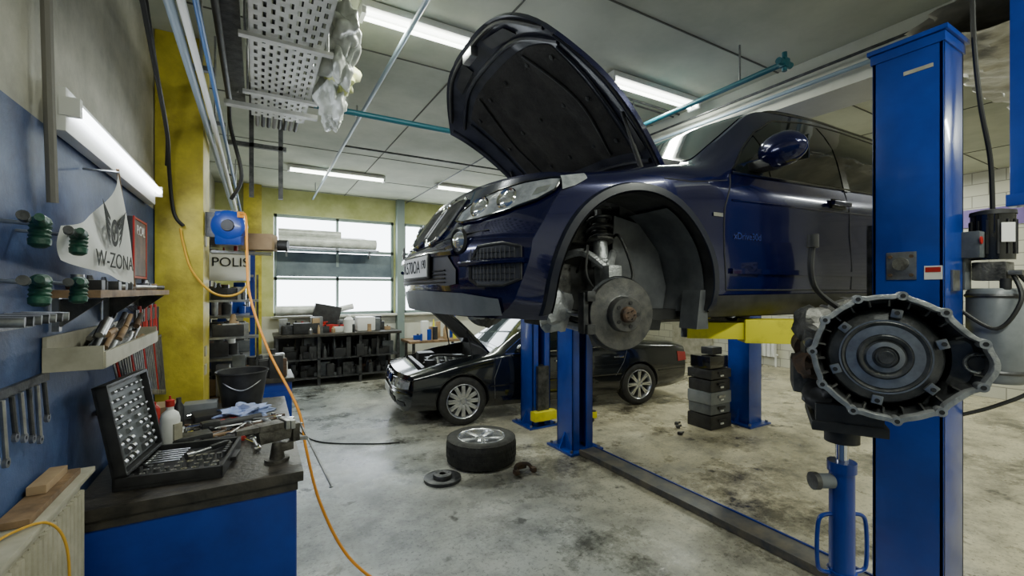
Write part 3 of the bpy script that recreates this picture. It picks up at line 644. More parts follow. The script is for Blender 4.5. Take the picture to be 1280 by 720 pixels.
b=B(); b.grid(lambda u,v:hood2(u,2*v-1,0),16,16,CARBLK); b.grid(lambda u,v:hood2(u,2*v-1,-.03),16,16,HOODIN); b.grid(lambda u,v:hood2(.12+.74*u,-.78+1.56*v,-.04),16,16,PADM)
for t in(-1,1): b.grid(lambda u,v:hood2(u,t,-.03*v),16,1,CARBLK)
b.grid(lambda u,v:hood2(1,2*u-1,-.03*v),16,1,CARBLK)
for sg in(-1,1): b.cyl((1.05,sg*.66,.86),hood2(.4,sg*.9,-.03),.01,BLACK)
b.done('hood',sed)

# ------------------------------------------------------------------ lift posts
def post(x,y,face,full=True,armz=1.55,h=3.12):
    b=B(); W,D=.28,.30
    b.box((x,y-face*(D/2-.01),h/2),(W,.02,h),BLUE,bev=.004)
    for sx in(-1,1):
        b.box((x+sx*(W/2-.01),y,h/2),(.02,D,h),BLUE,bev=.004); b.box((x+sx*(W/2-.045),y+face*(D/2-.01),h/2),(.09,.02,h),BLUE,bev=.004)
    b.box((x,y,h+.01),(W+.04,D+.04,.025),BLUE,bev=.004); b.box((x,y,h-.03),(W+.015,D+.015,.05),BLUE,bev=.004)
    b.box((x,y,.012),(.46,.46,.024),BLUE,bev=.004)
    for sx in(-1,1):
        for sy in(-1,1): b.cyl((x+sx*.19,y+sy*.19,.02),(x+sx*.19,y+sy*.19,.05),.018,STEEL,seg=6)
        b.extr([(x+sx*.14,y-.01,.02),(x+sx*.22,y-.01,.02),(x+sx*.14,y-.01,.2)],(0,.02,0),BLUE)
    if full:
        b.box((x,y+face*.10,armz+.25),(.17,.2,.75),DKMET,bev=.01)
        b.box((x,y+face*.20,armz),(.34,.14,.13),YELLOW,bev=.01)
        b.box((x,y-face*.155,1.85),(.10,.012,.11),STEEL,bev=.003)
        b.box((x-.142,y+.02,1.93),(.012,.13,.15),STEEL,bev=.006); b.cyl((x-.146,y+.02,1.94),(x-.160,y+.02,1.94),.035,ALUD)
        for dy,dz in((-.045,.05),(.045,.05),(-.045,-.05),(.045,-.05)): b.cyl((x-.146,y+.02+dy,1.93+dz),(x-.155,y+.02+dy,1.93+dz),.01,RUST,seg=6)
        b.box((x-.142,y-.11,1.89),(.005,.07,.07),WHITE); b.box((x-.144,y-.11,1.905),(.005,.06,.025),RED); b.box((x-.142,y-.05,2.96),(.004,.12,.02),CREAM)
    return b
def arm(b,p,q):
    p=V(p);q=V(q);d=q-p;m=Matrix.Rotation(math.atan2(d.y,d.x),3,'Z')
    b.box(p.lerp(q,.33),(d.length*.70,.16,.14),YELLOW,rot=m,bev=.008); b.box(p.lerp(q,.7),(d.length*.66,.12,.10),YELLOW,rot=m,bev=.006)
    b.cyl(q+V((0,0,-.045)),q+V((0,0,.03)),.055,DKMET); b.cyl(q+V((0,0,.03)),q+V((0,0,.085)),.06,BLACK); b.cyl(p+V((0,0,-.08)),p+V((0,0,.08)),.045,STEEL)
lift=B()
for (px,py,fc) in ((3.15,.99,1),(3.15,4.02,-1)):
    t=post(px,py,fc); o=len(lift.v)
    for k,f in enumerate(t.f): lift.f.append([i+o for i in f]); lift.m.append(lift.mi(t.mats[t.m[k]]))
    lift.v+=t.v
AZ=1.555
arm(lift,(3.02,1.22,AZ),(2.33,1.82,AZ)); arm(lift,(3.28,1.22,AZ),(4.1,1.72,AZ))
arm(lift,(3.02,3.79,AZ),(2.40,3.05,AZ)); arm(lift,(3.28,3.79,AZ),(4.1,3.0,AZ))
lift.box((3.15,2.5,.03),(.20,2.6,.05),DKBLUE,bev=.008)
lift.box((3.045,2.5,.035),(.015,2.6,.055),DKBLUE); lift.box((3.255,2.5,.035),(.015,2.6,.055),BLUEB)
lift.cyl((3.42,.76,1.96),(3.42,.76,2.20),.085,BLACKG,seg=28); lift.lathe([(0,.03),(.05,.03),(.088,.02),(.09,0)],(3.42,.76,2.20),(0,0,1),BLACK,seg=28)
for k in range(14):
    a=2*math.pi*k/14; lift.box((3.42+.087*math.cos(a),.76+.087*math.sin(a),2.08),(.008,.008,.18),BLACK,rot=(0,0,a))
lift.box((3.355,.69,2.10),(.004,.06,.10),WHITE,rot=(0,0,R(50)))
lift.box((3.42,.76,1.90),(.15,.13,.10),ALUD,bev=.01)
lift.lathe([(0,0),(.10,0),(.115,.02),(.115,.48),(.10,.50),(0,.50)],(3.43,.75,1.31),(0,0,1),GREYT,seg=32); lift.lathe([(.118,0),(.122,.01),(.118,.02)],(3.43,.75,1.76),(0,0,1),DKMET,seg=32); lift.lathe([(.118,0),(.122,.01),(.118,.02)],(3.43,.75,1.36),(0,0,1),DKMET,seg=32); lift.cyl((3.36,.70,1.80),(3.36,.70,1.86),.022,BLACK)
for k in range(4): lift.cyl((3.36+.04*k,.69,1.89),(3.36+.04*k,.64,1.89),.014,STEEL,seg=10)
lift.box((3.33,.86,1.95),(.1,.06,.3),GREY,bev=.01); lift.box((3.31,.83,2.04),(.10,.12,.14),GREY,bev=.01); lift.cyl((3.27,.77,2.06),(3.27,.765,2.06),.02,RED)
lift.tube([(3.42,.76,2.23),(3.38,.76,2.5),(3.30,.78,2.8),(3.28,.80,3.2),(3.26,.8,3.79)],.011,BLKCAB)
lift.tube([(3.38,.68,1.89),(3.33,.64,1.75),(3.30,.72,1.6),(3.28,.86,1.7)],.010,BLKCAB)
lift.tube([(3.40,.66,1.88),(3.48,.58,1.7),(3.52,.6,1.5),(3.50,.62,1.30),(3.4,.75,1.18),(3.28,.9,1.1)],.010,BLKCAB)
lift.done('car_lift')
for (px,py,fc) in ((3.25,5.0,-1),(5.75,3.62,1)):
    t=post(px,py,fc,False,h=2.9); t.box((px,py+fc*.10,.5),(.17,.2,.6),DKMET); t.box((px,py+fc*.2,.16),(.34,.12,.12),YELLOW,bev=.01)
    t.done('lift_column')

# ------------------------------------------------------------------ transmission + jack
tr=empty('gearbox',(1.49,.528,1.615)); bk=V((.86,.51,0)).normalized()
zc=-bk; yc=V((0,0,1)); xc=yc.cross(zc)
tr.rotation_euler=Matrix((xc,yc,zc)).transposed().to_euler()
def outl(a,k=0):
    d=math.atan2(math.sin(a-R(-2)),math.cos(a-R(-2)))
    r=.173+.045*math.exp(-(d/.36)**2)
    for i in range(11):
        bb=2*math.pi*i/11+.25; dd=math.atan2(math.sin(a-bb),math.cos(a-bb)); r+=.009*math.exp(-(dd/.07)**2)
    return r-k
b=B(); N=132
def ringv(k,z): return [V(((outl(2*math.pi*i/N)-k)*math.cos(2*math.pi*i/N),(outl(2*math.pi*i/N)-k)*math.sin(2*math.pi*i/N),z)) for i in range(N)]
def loops(ls,mat):
    vs=[p for l_ in ls for p in l_]; fs=[[k*N+i,k*N+(i+1)%N,(k+1)*N+(i+1)%N,(k+1)*N+i] for k in range(len(ls)-1) for i in range(N)]; b.add(vs,fs,mat)
circ=lambda r,z:[V((r*math.cos(2*math.pi*i/N),r*math.sin(2*math.pi*i/N),z)) for i in range(N)]
loops([ringv(.002,-.022),ringv(0,-.018),ringv(0,-.001),ringv(.002,0),ringv(.012,0),ringv(.014,-.004),ringv(.015,-.02)],ALU)
loops([ringv(.015,-.02),ringv(.026,-.045),circ(.145,-.06),circ(.14,-.12),circ(.02,-.14)],DKMET)
loops([ringv(.014,-.02),ringv(.022,-.07),circ(.14,-.16),circ(.12,-.24),circ(.115,-.30)],ALUD)
for i in range(11):
    a=2*math.pi*i/11+.25; r=outl(a)-.010; p=V((r*math.cos(a),r*math.sin(a),0)); b.cyl(p+V((0,0,-.03)),p+V((0,0,.001)),.012,ALU,seg=14); b.cyl(p,p+V((0,0,.002)),.006,BLACK,seg=12)
for i in range(22):
    a=2*math.pi*i/22+.1; r=outl(a)-.014; rm=Matrix.Rotation(a,3,'Z'); b.box(rm@V((r-.010,0,-.035)),(.018,.004,.03),ALUD,rot=rm)
b.cyl((.185,-.005,-.05),(.185,-.005,-.03),.018,BLACK); b.lathe([(.018,0),(.026,.004),(.028,0)],(.185,-.005,-.035),(0,0,1),ALU,seg=20)
S=1.04
b.lathe([(r*S,h) for r,h in [(0,.012),(.016,.012),(.018,.008),(.022,.008),(.024,.0),(.045,-.004),(.05,.0),(.056,.0),(.06,-.008),(.085,-.010),(.092,-.006),(.098,-.010),(.118,-.016),(.122,-.020),(.130,-.045),(.130,-.1)]],(-.004,0,-.012),(0,0,1),DKMET,seg=64)
b.lathe([(.063,-.0165),(.087,-.0175)],(-.004,0,-.002),(0,0,1),STEEL,seg=64); b.lathe([(.03,-.001),(.042,-.0025)],(-.004,0,-.008),(0,0,1),STEEL,seg=48); b.lathe([(.099,-.018),(.103,-.018)],(-.004,0,-.001),(0,0,1),STEEL,seg=64)
for i in range(6):
    a=2*math.pi*i/6+.35; rm=Matrix.Rotation(a,3,'Z'); b.box(rm@V((.122,0,-.02)),(.024,.026,.012),STEEL,rot=rm,bev=.004); b.cyl(rm@V((.124,0,-.014)),rm@V((.124,0,-.011)),.006,BLACK,seg=10)
b.lathe([(.118,-.28),(.16,-.30),(.165,-.34),(.15,-.36),(.15,-.52),(.125,-.55),(.12,-.62),(.07,-.66),(.06,-.74),(0,-.74)],(0,0,0),(0,0,1),ALUD,seg=40)
for i in range(14):
    a=2*math.pi*i/14; rm=Matrix.Rotation(a,3,'Z'); b.box(rm@V((.152,0,-.44)),(.02,.012,.17),ALUD,rot=rm)
b.box((0,-.15,-.42),(.26,.10,.26),BLACK,bev=.02); b.box((-.14,0,-.2),(.09,.16,.14),ALUD,bev=.03); b.cyl((-.15,-.02,-.3),(-.15,-.02,-.5),.05,RUST); b.box((-.16,-.1,-.28),(.10,.12,.16),ALUD,bev=.02)
b.blob((-.15,.07,-.20),(.06,.06,.08),.3,2,ALUD,2,3); b.blob((-.16,-.05,-.16),(.05,.05,.08),.3,2,RUST,6,3); b.cyl((-.17,.02,-.12),(-.17,.02,-.06),.016,STEEL); b.blob((-.12,-.15,-.14),(.07,.05,.08),.3,2,BLACK,9,3)
b.tube([(-.07,.12,-.25),(-.12,.16,-.22),(-.155,.20,-.15),(-.165,.26,-.13),(-.16,.33,-.13)],.009,BLACK); b.cyl((-.16,.32,-.13),(-.16,.36,-.13),.017,BLACK)
b.done('housing',tr)
b=B(); jx,jy=1.54,.66
b.box((jx+.05,jy+.02,1.40),(.28,.18,.03),BLACK,rot=(0,0,R(30)),bev=.006)
for sx in(-1,1): b.box(V((jx+.05,jy+.02,1.43))+Matrix.Rotation(R(30),3,'Z')@V((sx*.12,0,0)),(.03,.16,.07),BLACK,rot=(0,0,R(30)),bev=.006)
b.cyl((jx,jy,1.385),(jx,jy,1.34),.045,BLACK,seg=24); b.cyl((jx,jy,1.38),(jx,jy,1.1),.017,CHROME)
b.cyl((jx,jy,1.27),(jx,jy,.14),.033,BLUE,seg=28); b.cyl((jx,jy,1.28),(jx,jy,1.25),.038,BLUE,seg=28); b.cyl((jx,jy,.95),(jx,jy,.93),.038,BLUE,seg=28)
rd=V((.866,-.5,0))
for sg in(-1,1):
    q=V((jx,jy,0))+rd*sg*.030; r2=rd*sg*.045; b.tube([q+V((0,0,1.12)),q+r2*.8+V((0,0,1.11)),q+r2+V((0,0,1.06)),q+r2+V((0,0,.98)),q+r2*.8+V((0,0,.95)),q+V((0,0,.94))],.006,BLUE)
q=V((jx,jy,1.22))-rd*.03; b.cyl(q,q-rd*.045,.022,GREYT); b.cyl(q-rd*.045,q-rd*.06,.026,ALUD)
b.cyl((jx,jy,.05),(jx,jy,.14),.09,BLUE)
for a in range(4):
    d=Matrix.Rotation(R(45+90*a),3,'Z')@V((1,0,0)); b.box(V((jx,jy,.09))+d*.2,(.42,.06,.05),BLUE,rot=Matrix.Rotation(R(45+90*a),3,'Z'),bev=.006)
    w=V((jx,jy,.033))+d*.38; b.cyl(w-V((-d.y,d.x,0))*.012,w+V((-d.y,d.x,0))*.012,.032,BLACK); b.cyl(V((w.x,w.y,.05)),V((w.x,w.y,.08)),.012,STEEL)
b.done('transmission_jack')

# ------------------------------------------------------------------ floor objects
b=B(); wheel(b,(2.05,4.20,.14),.365,.255,.245,5,(0,0,1),double=True,tread=True); b.done('car_wheel')
b=B(); b.lathe([(.03,.062),(.085,.062),(.09,.055),(.092,.03),(.10,.03),(.172,.03),(.175,.028),(.175,.002),(.172,0),(.06,0)],(1.52,3.95,.0),(0,0,1),DKMET,seg=48)
for i in range(5): a=i*1.2566; b.cyl((1.52+.06*math.cos(a),3.95+.06*math.sin(a),.06),(1.52+.06*math.cos(a),3.95+.06*math.sin(a),.0635),.008,BLACK,seg=10)
b.done('brake_disc')
b=B(); b.tube([(2.18,3.70,.03),(2.19,3.72,.07),(2.25,3.74,.08),(2.33,3.72,.07),(2.36,3.68,.03)],.018,RUST); b.box((2.18,3.69,.03),(.05,.06,.045),RUST,bev=.01); b.box((2.36,3.67,.03),(.05,.06,.045),RUST,bev=.01); b.box((2.27,3.75,.05),(.11,.035,.05),RUST,bev=.01)
b.done('brake_caliper_bracket')
b=B(); b.box((5.22,3.78,.09),(.42,.36,.18),BLACK,bev=.015); b.box((5.22,3.78,.255),(.40,.34,.13),GREY,bev=.015); b.box((5.22,3.78,.40),(.42,.36,.16),GREYT,bev=.015)
b.box((5.22,3.78,.56),(.40,.34,.15),BLACK,bev=.015); b.box((5.22,3.78,.71),(.42,.36,.12),BLACK,bev=.015); b.box((5.22,3.78,.86),(.38,.3,.16),BLACKG,bev=.02); b.box((5.24,3.76,1.0),(.2,.18,.10),BLACK,bev=.02)
for z in(.09,.255,.40,.56,.71): b.box((5.22,3.595,z+.02),(.14,.02,.03),STEEL if z in(.40,) else BLACK,bev=.004); b.box((5.22,3.59,z-.02),(.06,.012,.02),WHITE)
b.done('stacked_tool_cases')
b=B(); b.box((3.78,4.74,.08),(.55,.13,.09),YELLOW,bev=.01); b.cyl((3.55,4.74,.04),(3.55,4.74,.12),.07,YELLOW); b.cyl((4.02,4.73,.04),(4.02,4.73,.13),.05,BLACK); b.cyl((3.62,4.65,.03),(3.62,4.83,.03),.03,BLACK); b.cyl((3.95,4.65,.03),(3.95,4.83,.03),.03,BLACK); b.done('trolley_jack')
b=B()
for (x,y) in ((4.75,3.9),(4.85,4.0),(4.55,3.7),(2.45,1.62)):
    b.box((x,y,.02),(.06,.045,.035),BLACK,rot=(0,0,random.random()*3),bev=.008); b.cyl((x+.05,y+.03,.012),(x+.10,y+.03,.012),.012,DKMET)
b.done('loose_bolts')
b=B(); b.tube([(1.45,5.15,.008),(1.1,5.3,.008),(.6,5.7,.008),(.4,6.5,.008)],.008,BLKCAB); b.done('floor_cable')

# ------------------------------------------------------------------ workbench (left)
b=B()
b.box((-.235,3.32,.875),(.87,1.80,.05),BENCHTOP,bev=.006)
b.box((-.235,2.46,.425),(.80,.02,.85),BLUEB,bev=.004); b.box((.155,3.32,.425),(.02,1.72,.85),BLUEB); b.box((-.235,3.32,.10),(.78,1.7,.02),BLUEB); b.box((-.235,4.18,.425),(.80,.02,.85),BLUEB)
b.box((-.235,2.445,.83),(.82,.012,.05),BENCHTOP)
for i in range(3):
    b.box((.168,2.75+i*.57,.45),(.01,.52,.74),BLUEB,bev=.003); b.box((.18,2.75+i*.57,.72),(.015,.14,.02),STEEL)
b.done('workbench')
b=B(); vx,vy=.09,2.64; b.T=Matrix.Translation((vx,vy,.90))@Matrix.Rotation(R(18),4,'Z')@Matrix.Scale(.74,4)
b.cyl((0,0,0),(0,0,.02),.08,VM); b.cyl((0,0,.02),(0,0,.13),.05,VM,r2=.032); b.box((-.02,0,.19),(.20,.08,.09),VM,bev=.014,taper=(1.15,1.1))
b.box((-.05,0,.255),(.16,.11,.045),VM,bev=.008); b.box((.05,0,.255),(.03,.14,.06),STEEL,bev=.004); b.box((.085,0,.25),(.03,.14,.06),STEEL,bev=.004); b.box((.12,0,.18),(.05,.08,.13),VM,bev=.01)
b.extr([(-.12,-.05,.275),(-.26,-.02,.27),(-.26,.02,.27),(-.12,.05,.275)],(0,0,-.035),VM)
b.box((.06,0,.09),(.09,.06,.06),VM,bev=.01); b.cyl((.12,0,.13),(.21,0,.11),.016,STEEL); b.cyl((.19,.06,.20),(.30,-.20,-.22),.008,STEEL); b.lathe([(0,0),(.014,.004),(.014,.012),(0,.016)],(.19,.06,.20),(0,0,1),STEEL); b.lathe([(0,-.016),(.014,-.012),(.014,-.004),(0,0)],(.30,-.20,-.22),(0,0,1),STEEL)
b.T=Matrix.Identity(4); b.done('bench_vise')
sc=empty('socket_set_case',(-.56,2.58,.90),(0,0,R(-8)))
b=B(); W_,L_=.42,.46
b.box((W_/2,L_/2,.012),(W_,L_,.024),BLACK,bev=.006)
for p,s_ in(((W_/2,.008,.035),(W_,.016,.05)),((W_/2,L_-.008,.035),(W_,.016,.05)),((.008,L_/2,.035),(.016,L_,.05)),((W_-.008,L_/2,.035),(.016,L_,.05))): b.box(p,s_,BLACK,bev=.004)
b.box((W_+.01,L_/2,.03),(.03,.12,.02),BLACK,bev=.005)
for i in range(9):
    for j in range(3):
        if (i+2*j)%5==2: continue
        b.cyl((.05+.04*i,.06+.05*j,.024),(.05+.04*i,.06+.05*j,.05),.010+.002*(i%3),STEEL,seg=12); b.cyl((.05+.04*i,.06+.05*j,.05),(.05+.04*i,.06+.05*j,.0505),.006,BLACK,seg=10)
for j in range(6): b.cyl((.05,.22+.035*j,.04),(.19,.225+.035*j,.04),.005,STEEL,seg=8); b.lathe([(.006,0),(.013,.004),(.013,.012),(.006,.016)],(.05,.22+.035*j,.032),(0,0,1),STEEL,seg=12)
b.cyl((.22,.26,.045),(.37,.42,.045),.010,STEEL); b.cyl((.21,.25,.045),(.235,.275,.045),.018,STEEL); b.box((.33,.38,.048),(.1,.026,.024),BLACK,rot=(0,0,R(47)),bev=.006)
for j in range(5): b.cyl((.24+.03*j,.22,.03),(.24+.03*j,.22,.055),.011,STEEL,seg=12); b.cyl((.38,.24+.035*j,.03),(.38,.24+.035*j,.055),.010,STEEL,seg=12)
b.T=Matrix.Translation((0,0,.055))@Matrix.Rotation(R(-100),4,'Y')
b.box((W_/2,L_/2,-.01),(W_,L_,.02),BLACK,bev=.006)
for p,s_ in(((W_/2,.008,-.03),(W_,.016,.05)),((W_/2,L_-.008,-.03),(W_,.016,.05)),((.008,L_/2,-.03),(.016,L_,.05)),((W_-.008,L_/2,-.03),(.016,L_,.05))): b.box(p,s_,BLACK,bev=.004)
b.box((W_/2,L_/2,-.022),(W_*.9,L_*.9,.01),GREY)
for i in range(9):
    for j in range(7):
        if (i*3+j)%7==3 or (j==3 and i<5): continue
        r_=.0065+.0011*((8-i)+(j%3)*.6); b.cyl((.05+.04*i,.055+.058*j-.014,-.033),(.05+.04*i,.055+.058*j+.014,-.033),r_,STEEL,seg=10)
b.T=Matrix.Identity(4)
b.done('case',sc)
b=B(); b.lathe([(0,0),(.045,0),(.048,.01),(.048,.17),(.04,.2),(.018,.22),(.018,.245)],(-.43,3.14,.90),(0,0,1),WHITE,seg=24); b.lathe([(.022,.24),(.022,.275),(.006,.28),(.005,.30),(0,.30)],(-.43,3.14,.90),(0,0,1),RED,seg=20); b.box((-.395,3.115,1.0),(.02,.05,.09),CREAM,rot=(0,0,R(-40))); b.done('cleaner_bottle')
b=B(); b.lathe([(0,0),(.032,0),(.032,.16),(.02,.18),(.012,.185),(.012,.2),(0,.2)],(-.56,3.5,.90),(0,0,1),RED,seg=20); b.done('spray_can')
b=B(); b.lathe([(0,0),(.03,0),(.03,.13),(.014,.16),(.014,.19),(0,.19)],(-.45,3.62,.90),(0,0,1),DKMET,seg=20); b.done('oil_bottle')
b=B(); b.lathe([(0,0),(.13,0),(.17,.27),(.18,.275),(.178,.285),(.165,.28),(.125,.01),(0,.01)],(-.10,3.98,.90),(0,0,1),BLACK,seg=32); b.tube([(-.27,3.98,1.16),(-.2,3.85,1.10),(-.1,3.80,1.06),(0,3.85,1.1),(.07,3.98,1.16)],.004,STEEL); b.done('black_bucket')
b=B(); b.blob((-.08,3.62,.945),(.13,.10,.05),.8,2.6,LBLUE,3); b.done('blue_rag')
b=B()
def tool(x,y,a,l,kind,z=.915):
    m=Matrix.Rotation(a,3,'Z'); o=V((x,y,z))
    if kind==0: b.cyl(o,o+m@V((l,0,0)),.007,STEEL,seg=8); b.box(o+m@V((l,0,0)),(.05,.035,.014),CHROME,rot=m,bev=.004); b.box(o,(.05,.032,.014),CHROME,rot=m,bev=.004)
    if kind==1: b.cyl(o,o+m@V((l*.6,0,0)),.005,CHROME,seg=8); b.cyl(o+m@V((l*.6,0,0)),o+m@V((l,0,0)),.015,RED if random.random()<.4 else BLACK,seg=12)
    if kind==2: b.cyl(o,o+m@V((l,0,0)),.013,WOOD,seg=12); b.box(o+m@V((l,0,.005)),(.04,.12,.04),DKMET,rot=m,bev=.008)
    if kind==3: b.cyl(o,o+m@V((l,0,0)),.009,RUST,seg=8); b.cyl(o+m@V((0,-.05,0)),o+m@V((0,.05,0)),.009,RUST,seg=8)
    if kind==4:
        for s_ in(-1,1): b.tube([o,o+m@V((l*.3,s_*.012,0)),o+m@V((l,s_*.03,0))],.008,RED if l>.2 else BLACK,seg=8)
        b.box(o-m@V((.03,0,0)),(.08,.025,.014),DKMET,rot=m,bev=.004)
random.seed(3)
for x,y,a,l,k in((-.28,3.18,.3,.36,2),(-.35,3.34,.15,.4,0),(-.25,3.45,.1,.42,3),(-.1,3.2,.5,.25,1),(-.05,3.35,.2,.25,0),(-.4,3.55,-.1,.35,0),(-.15,3.14,1.2,.25,0),(-.02,2.95,2.0,.2,1),(-.42,3.75,.2,.3,1),(-.08,3.45,-.15,.2,0),(-.3,3.14,.8,.2,0),(-.05,3.30,.6,.2,3),(-.3,3.28,.05,.4,3),(-.45,3.42,.4,.3,1),(.02,3.1,1.8,.3,0),(-.30,3.5,.3,.22,4),(-.2,3.1,.2,.18,4),(.0,2.85,1.7,.2,0),(-.36,3.22,.9,.25,1),(.0,3.2,.9,.18,4)): tool(x,y,a,l,k,.915+random.uniform(0,.02))
for i in range(80):
    x=random.uniform(-.55,.15);y=random.uniform(3.10,3.56); b.cyl((x,y,.90),(x,y,.90+random.uniform(.01,.045)),random.uniform(.006,.02),random.choice([STEEL,DKMET,RUST,BLACK,ALUD,BLACK]),seg=10)
b.box((-.34,3.18,.93),(.2,.12,.05),DKMET,rot=(0,0,.3),bev=.01); b.box((-.55,3.72,.97),(.14,.2,.13),CARD); b.box((-.35,3.85,.95),(.2,.14,.1),GREYT,bev=.01)
b.blob((-.50,3.36,.925),(.10,.10,.035),.5,2,BAG,5,3); b.box((-.30,3.68,.93),(.16,.2,.06),BLACK,rot=(0,0,.2),bev=.015); b.cyl((-.22,3.4,.93),(.02,3.48,.93),.028,BLACK); b.box((-.26,3.38,.94),(.10,.07,.06),DKMET,rot=(0,0,.3),bev=.015)
b.done('hand_tools')

b=B(); b.box((-.645,1.95,.60),(.06,.9,.92),CREAM,bev=.008)
for i in range(22): b.cyl((-.612,1.54+i*.04,.18),(-.612,1.54+i*.04,1.0),.013,CREAM,seg=8)
b.box((-.63,1.95,1.07),(.11,.94,.02),CREAM,bev=.004); b.cyl((-.64,1.6,.0),(-.64,1.6,.2),.02,CREAM);b.cyl((-.64,2.3,.0),(-.64,2.3,.2),.02,CREAM)
b.done('radiator')
b=B(); b.box((-.64,2.12,1.093),(.08,.45,.022),WOOD,bev=.004); b.box((-.65,2.2,1.12),(.05,.2,.03),CARD,bev=.004); b.done('wooden_offcuts')
b=B(); b.tube([(-.66,1.75,1.085),(-.62,1.85,1.09),(-.565,1.92,1.07),(-.54,1.98,.95),(-.55,2.03,.7),(-.57,2.05,.3)],.004,YCABLE); b.done('extension_cord')

# ---- left wall fittings
b=B(); b.box((-.60,2.98,1.785),(.17,1.5,.03),WOOD,bev=.004)
for y in(2.35,3.0,3.65): b.box((-.67,y,1.71),(.02,.03,.14),STEEL); b.extr([(-.68,y,1.765),(-.53,y,1.765),(-.68,y,1.64)],(0,.015,0),DKMET)
b.done('wooden_shelf')
b=B()
random.seed(5)
for i in range(22):
    y=2.28+i*.066; k=i%4; x=-.6+random.uniform(-.03,.03)
    if k==0: b.cyl((x,y,1.80),(x,y,1.80+random.uniform(.03,.07)),.02,random.choice([DKMET,BLACK,STEEL]),seg=14)
    elif k==1: b.box((x,y,1.82),(.08,.05,.04),random.choice([DKMET,CARD,BLACK]),bev=.004)
    elif k==2: b.lathe([(0,0),(.02,0),(.022,.03),(.01,.05),(.008,.06),(0,.06)],(x,y,1.80),(0,0,1),random.choice([STEEL,BLACK,ALUD]),seg=14)
    else: b.cyl((x-.04,y-.03,1.815),(x+.05,y+.04,1.815),.014,random.choice([STEEL,RUST,DKMET]),seg=10)
b.done('shelf_fittings')
ty0,ty1=2.27,3.30; tc_=(ty0+ty1)/2; tl=ty1-ty0
b=B(); b.box((-.60,tc_,1.50),(.17,tl,.012),CREAM); b.box((-.515,tc_,1.53),(.012,tl,.06),CREAM); b.box((-.60,ty0,1.54),(.17,.012,.09),CREAM); b.box((-.60,ty1,1.54),(.17,.012,.09),CREAM); b.box((-.68,tc_,1.56),(.012,tl,.13),CREAM)
b.done('metal_tray')
b=B(); random.seed(9)
for i in range(56):
    y=random.uniform(ty0+.1,ty1-.14); x=random.uniform(-.64,-.55); a=random.uniform(-.6,.6)+1.57; z=random.uniform(1.52,1.62); d=V((math.cos(a)*.1,math.sin(a)*.12,random.uniform(-.0,.06)))
    b.cyl(V((x,y,z)),V((x,min(max(y+d.y,ty0+.02),ty1-.02),z+d.z)),random.uniform(.006,.015),random.choice([STEEL,DKMET,RUST,BLACK,WOOD,DKMET,BLACK]),seg=10)
b.blob((-.6,2.8,1.55),(.06,.22,.045),.5,2,ALUD,2,3)
b.done('tray_tools')
b=B(); b.box((-.675,3.55,1.455),(.02,1.35,.03),DKMET); b.box((-.675,3.55,1.20),(.015,1.35,.025),DKMET)
for i in range(25):
    y=2.93+i*.052; l=.14+.011*i; z=1.44; x=-.63; tilt=.12
    b.cyl((x,y,z),(x+.02,y+tilt*l,z-l),.006,RED if i%6==1 else STEEL,seg=8); b.lathe([(.007,-.005),(.017,-.005),(.017,.005),(.007,.005)],(x,y,z+.01),(1,0,0),STEEL,seg=12); b.box((x+.02,y+tilt*l,z-l-.012),(.012,.028,.033),STEEL,bev=.003)
b.done('wrench_rack')
b=B(); b.box((-.675,3.75,1.72),(.02,.8,.03),DKMET)
for i in range(14):
    y=3.40+i*.052
    if i%3==2:
        b.cyl((-.63,y,1.70),(-.63,y,1.55),.010,RED,seg=8); b.cyl((-.63,y,1.55),(-.63,y,1.48),.005,STEEL,seg=8)
    else:
        for s_ in(-1,1): b.tube([(-.63,y,1.60),(-.63,y+s_*.008,1.56),(-.63,y+s_*.018,1.48)],.006,BLACK if i%2 else RED,seg=6)
        b.box((-.63,y,1.64),(.014,.024,.08),DKMET,bev=.003); b.cyl((-.63,y,1.66),(-.67,y,1.70),.004,STEEL,seg=6)
b.done('pliers_rack')
b=B(); b.box((-.665,3.62,2.06),(.03,.34,.38),BLACK,bev=.008); b.box((-.648,3.62,2.06),(.006,.30,.34),POSTER)
for z in(1.88,2.24): b.box((-.647,3.62,z),(.008,.34,.012),RED)
for y in(3.45,3.79): b.box((-.647,y,2.06),(.008,.012,.38),RED)
po=b.done('framed_poster')
LM=Matrix(((0,0,1),(1,0,0),(0,1,0)))
text('P.CAL',(-.643,3.62,2.17),LM,.085,WHITE,po,'poster_text')
b=B(); FX=-.56
def fl(u,v):
    top=V((0,2.68,2.34)); l0=V((0,1.98,2.01)); l1=V((0,2.02,1.90)); r1=V((0,2.98,1.83))
    m_=top.lerp(l0,u); m_=m_+V((0,.05,-.06))*math.sin(u*math.pi)*(1-v); p=m_.lerp(r1.lerp(l1,u),v); p.x=FX+.012*math.sin(u*9+v*3); return p
b.grid(fl,20,14,CLOTH); b.cyl((FX,2.675,2.36),(FX,3.0,1.82),.006,WOOD); b.cyl((XL+.01,2.68,2.345),(FX+.005,2.68,2.345),.005,STEEL)
cy,cz_=2.55,2.05
def wv(y,z): return V((FX+.018,y,z))
b.lathe([(.038,0),(.060,0)],wv(cy,cz_),(1,0,0),BLKINK,seg=28)
for q in(0,2): b.extr([wv(cy,cz_)]+[wv(cy+.034*math.cos(q*math.pi/2+i*math.pi/12),cz_+.034*math.sin(q*math.pi/2+i*math.pi/12)) for i in range(7)],(.0005,0,0),BLKINK)
for sg in(-1,1):
    for k in range(5):
        y0=cy+sg*.07; z0=cz_+.06-.026*k
        b.extr([wv(y0,z0),wv(y0+sg*(.11-.013*k),z0+.06),wv(y0+sg*(.085-.013*k),z0+.016),wv(y0,z0-.015)],(.0005,0,0),BLKINK)
pn=b.done('pennant_flag')
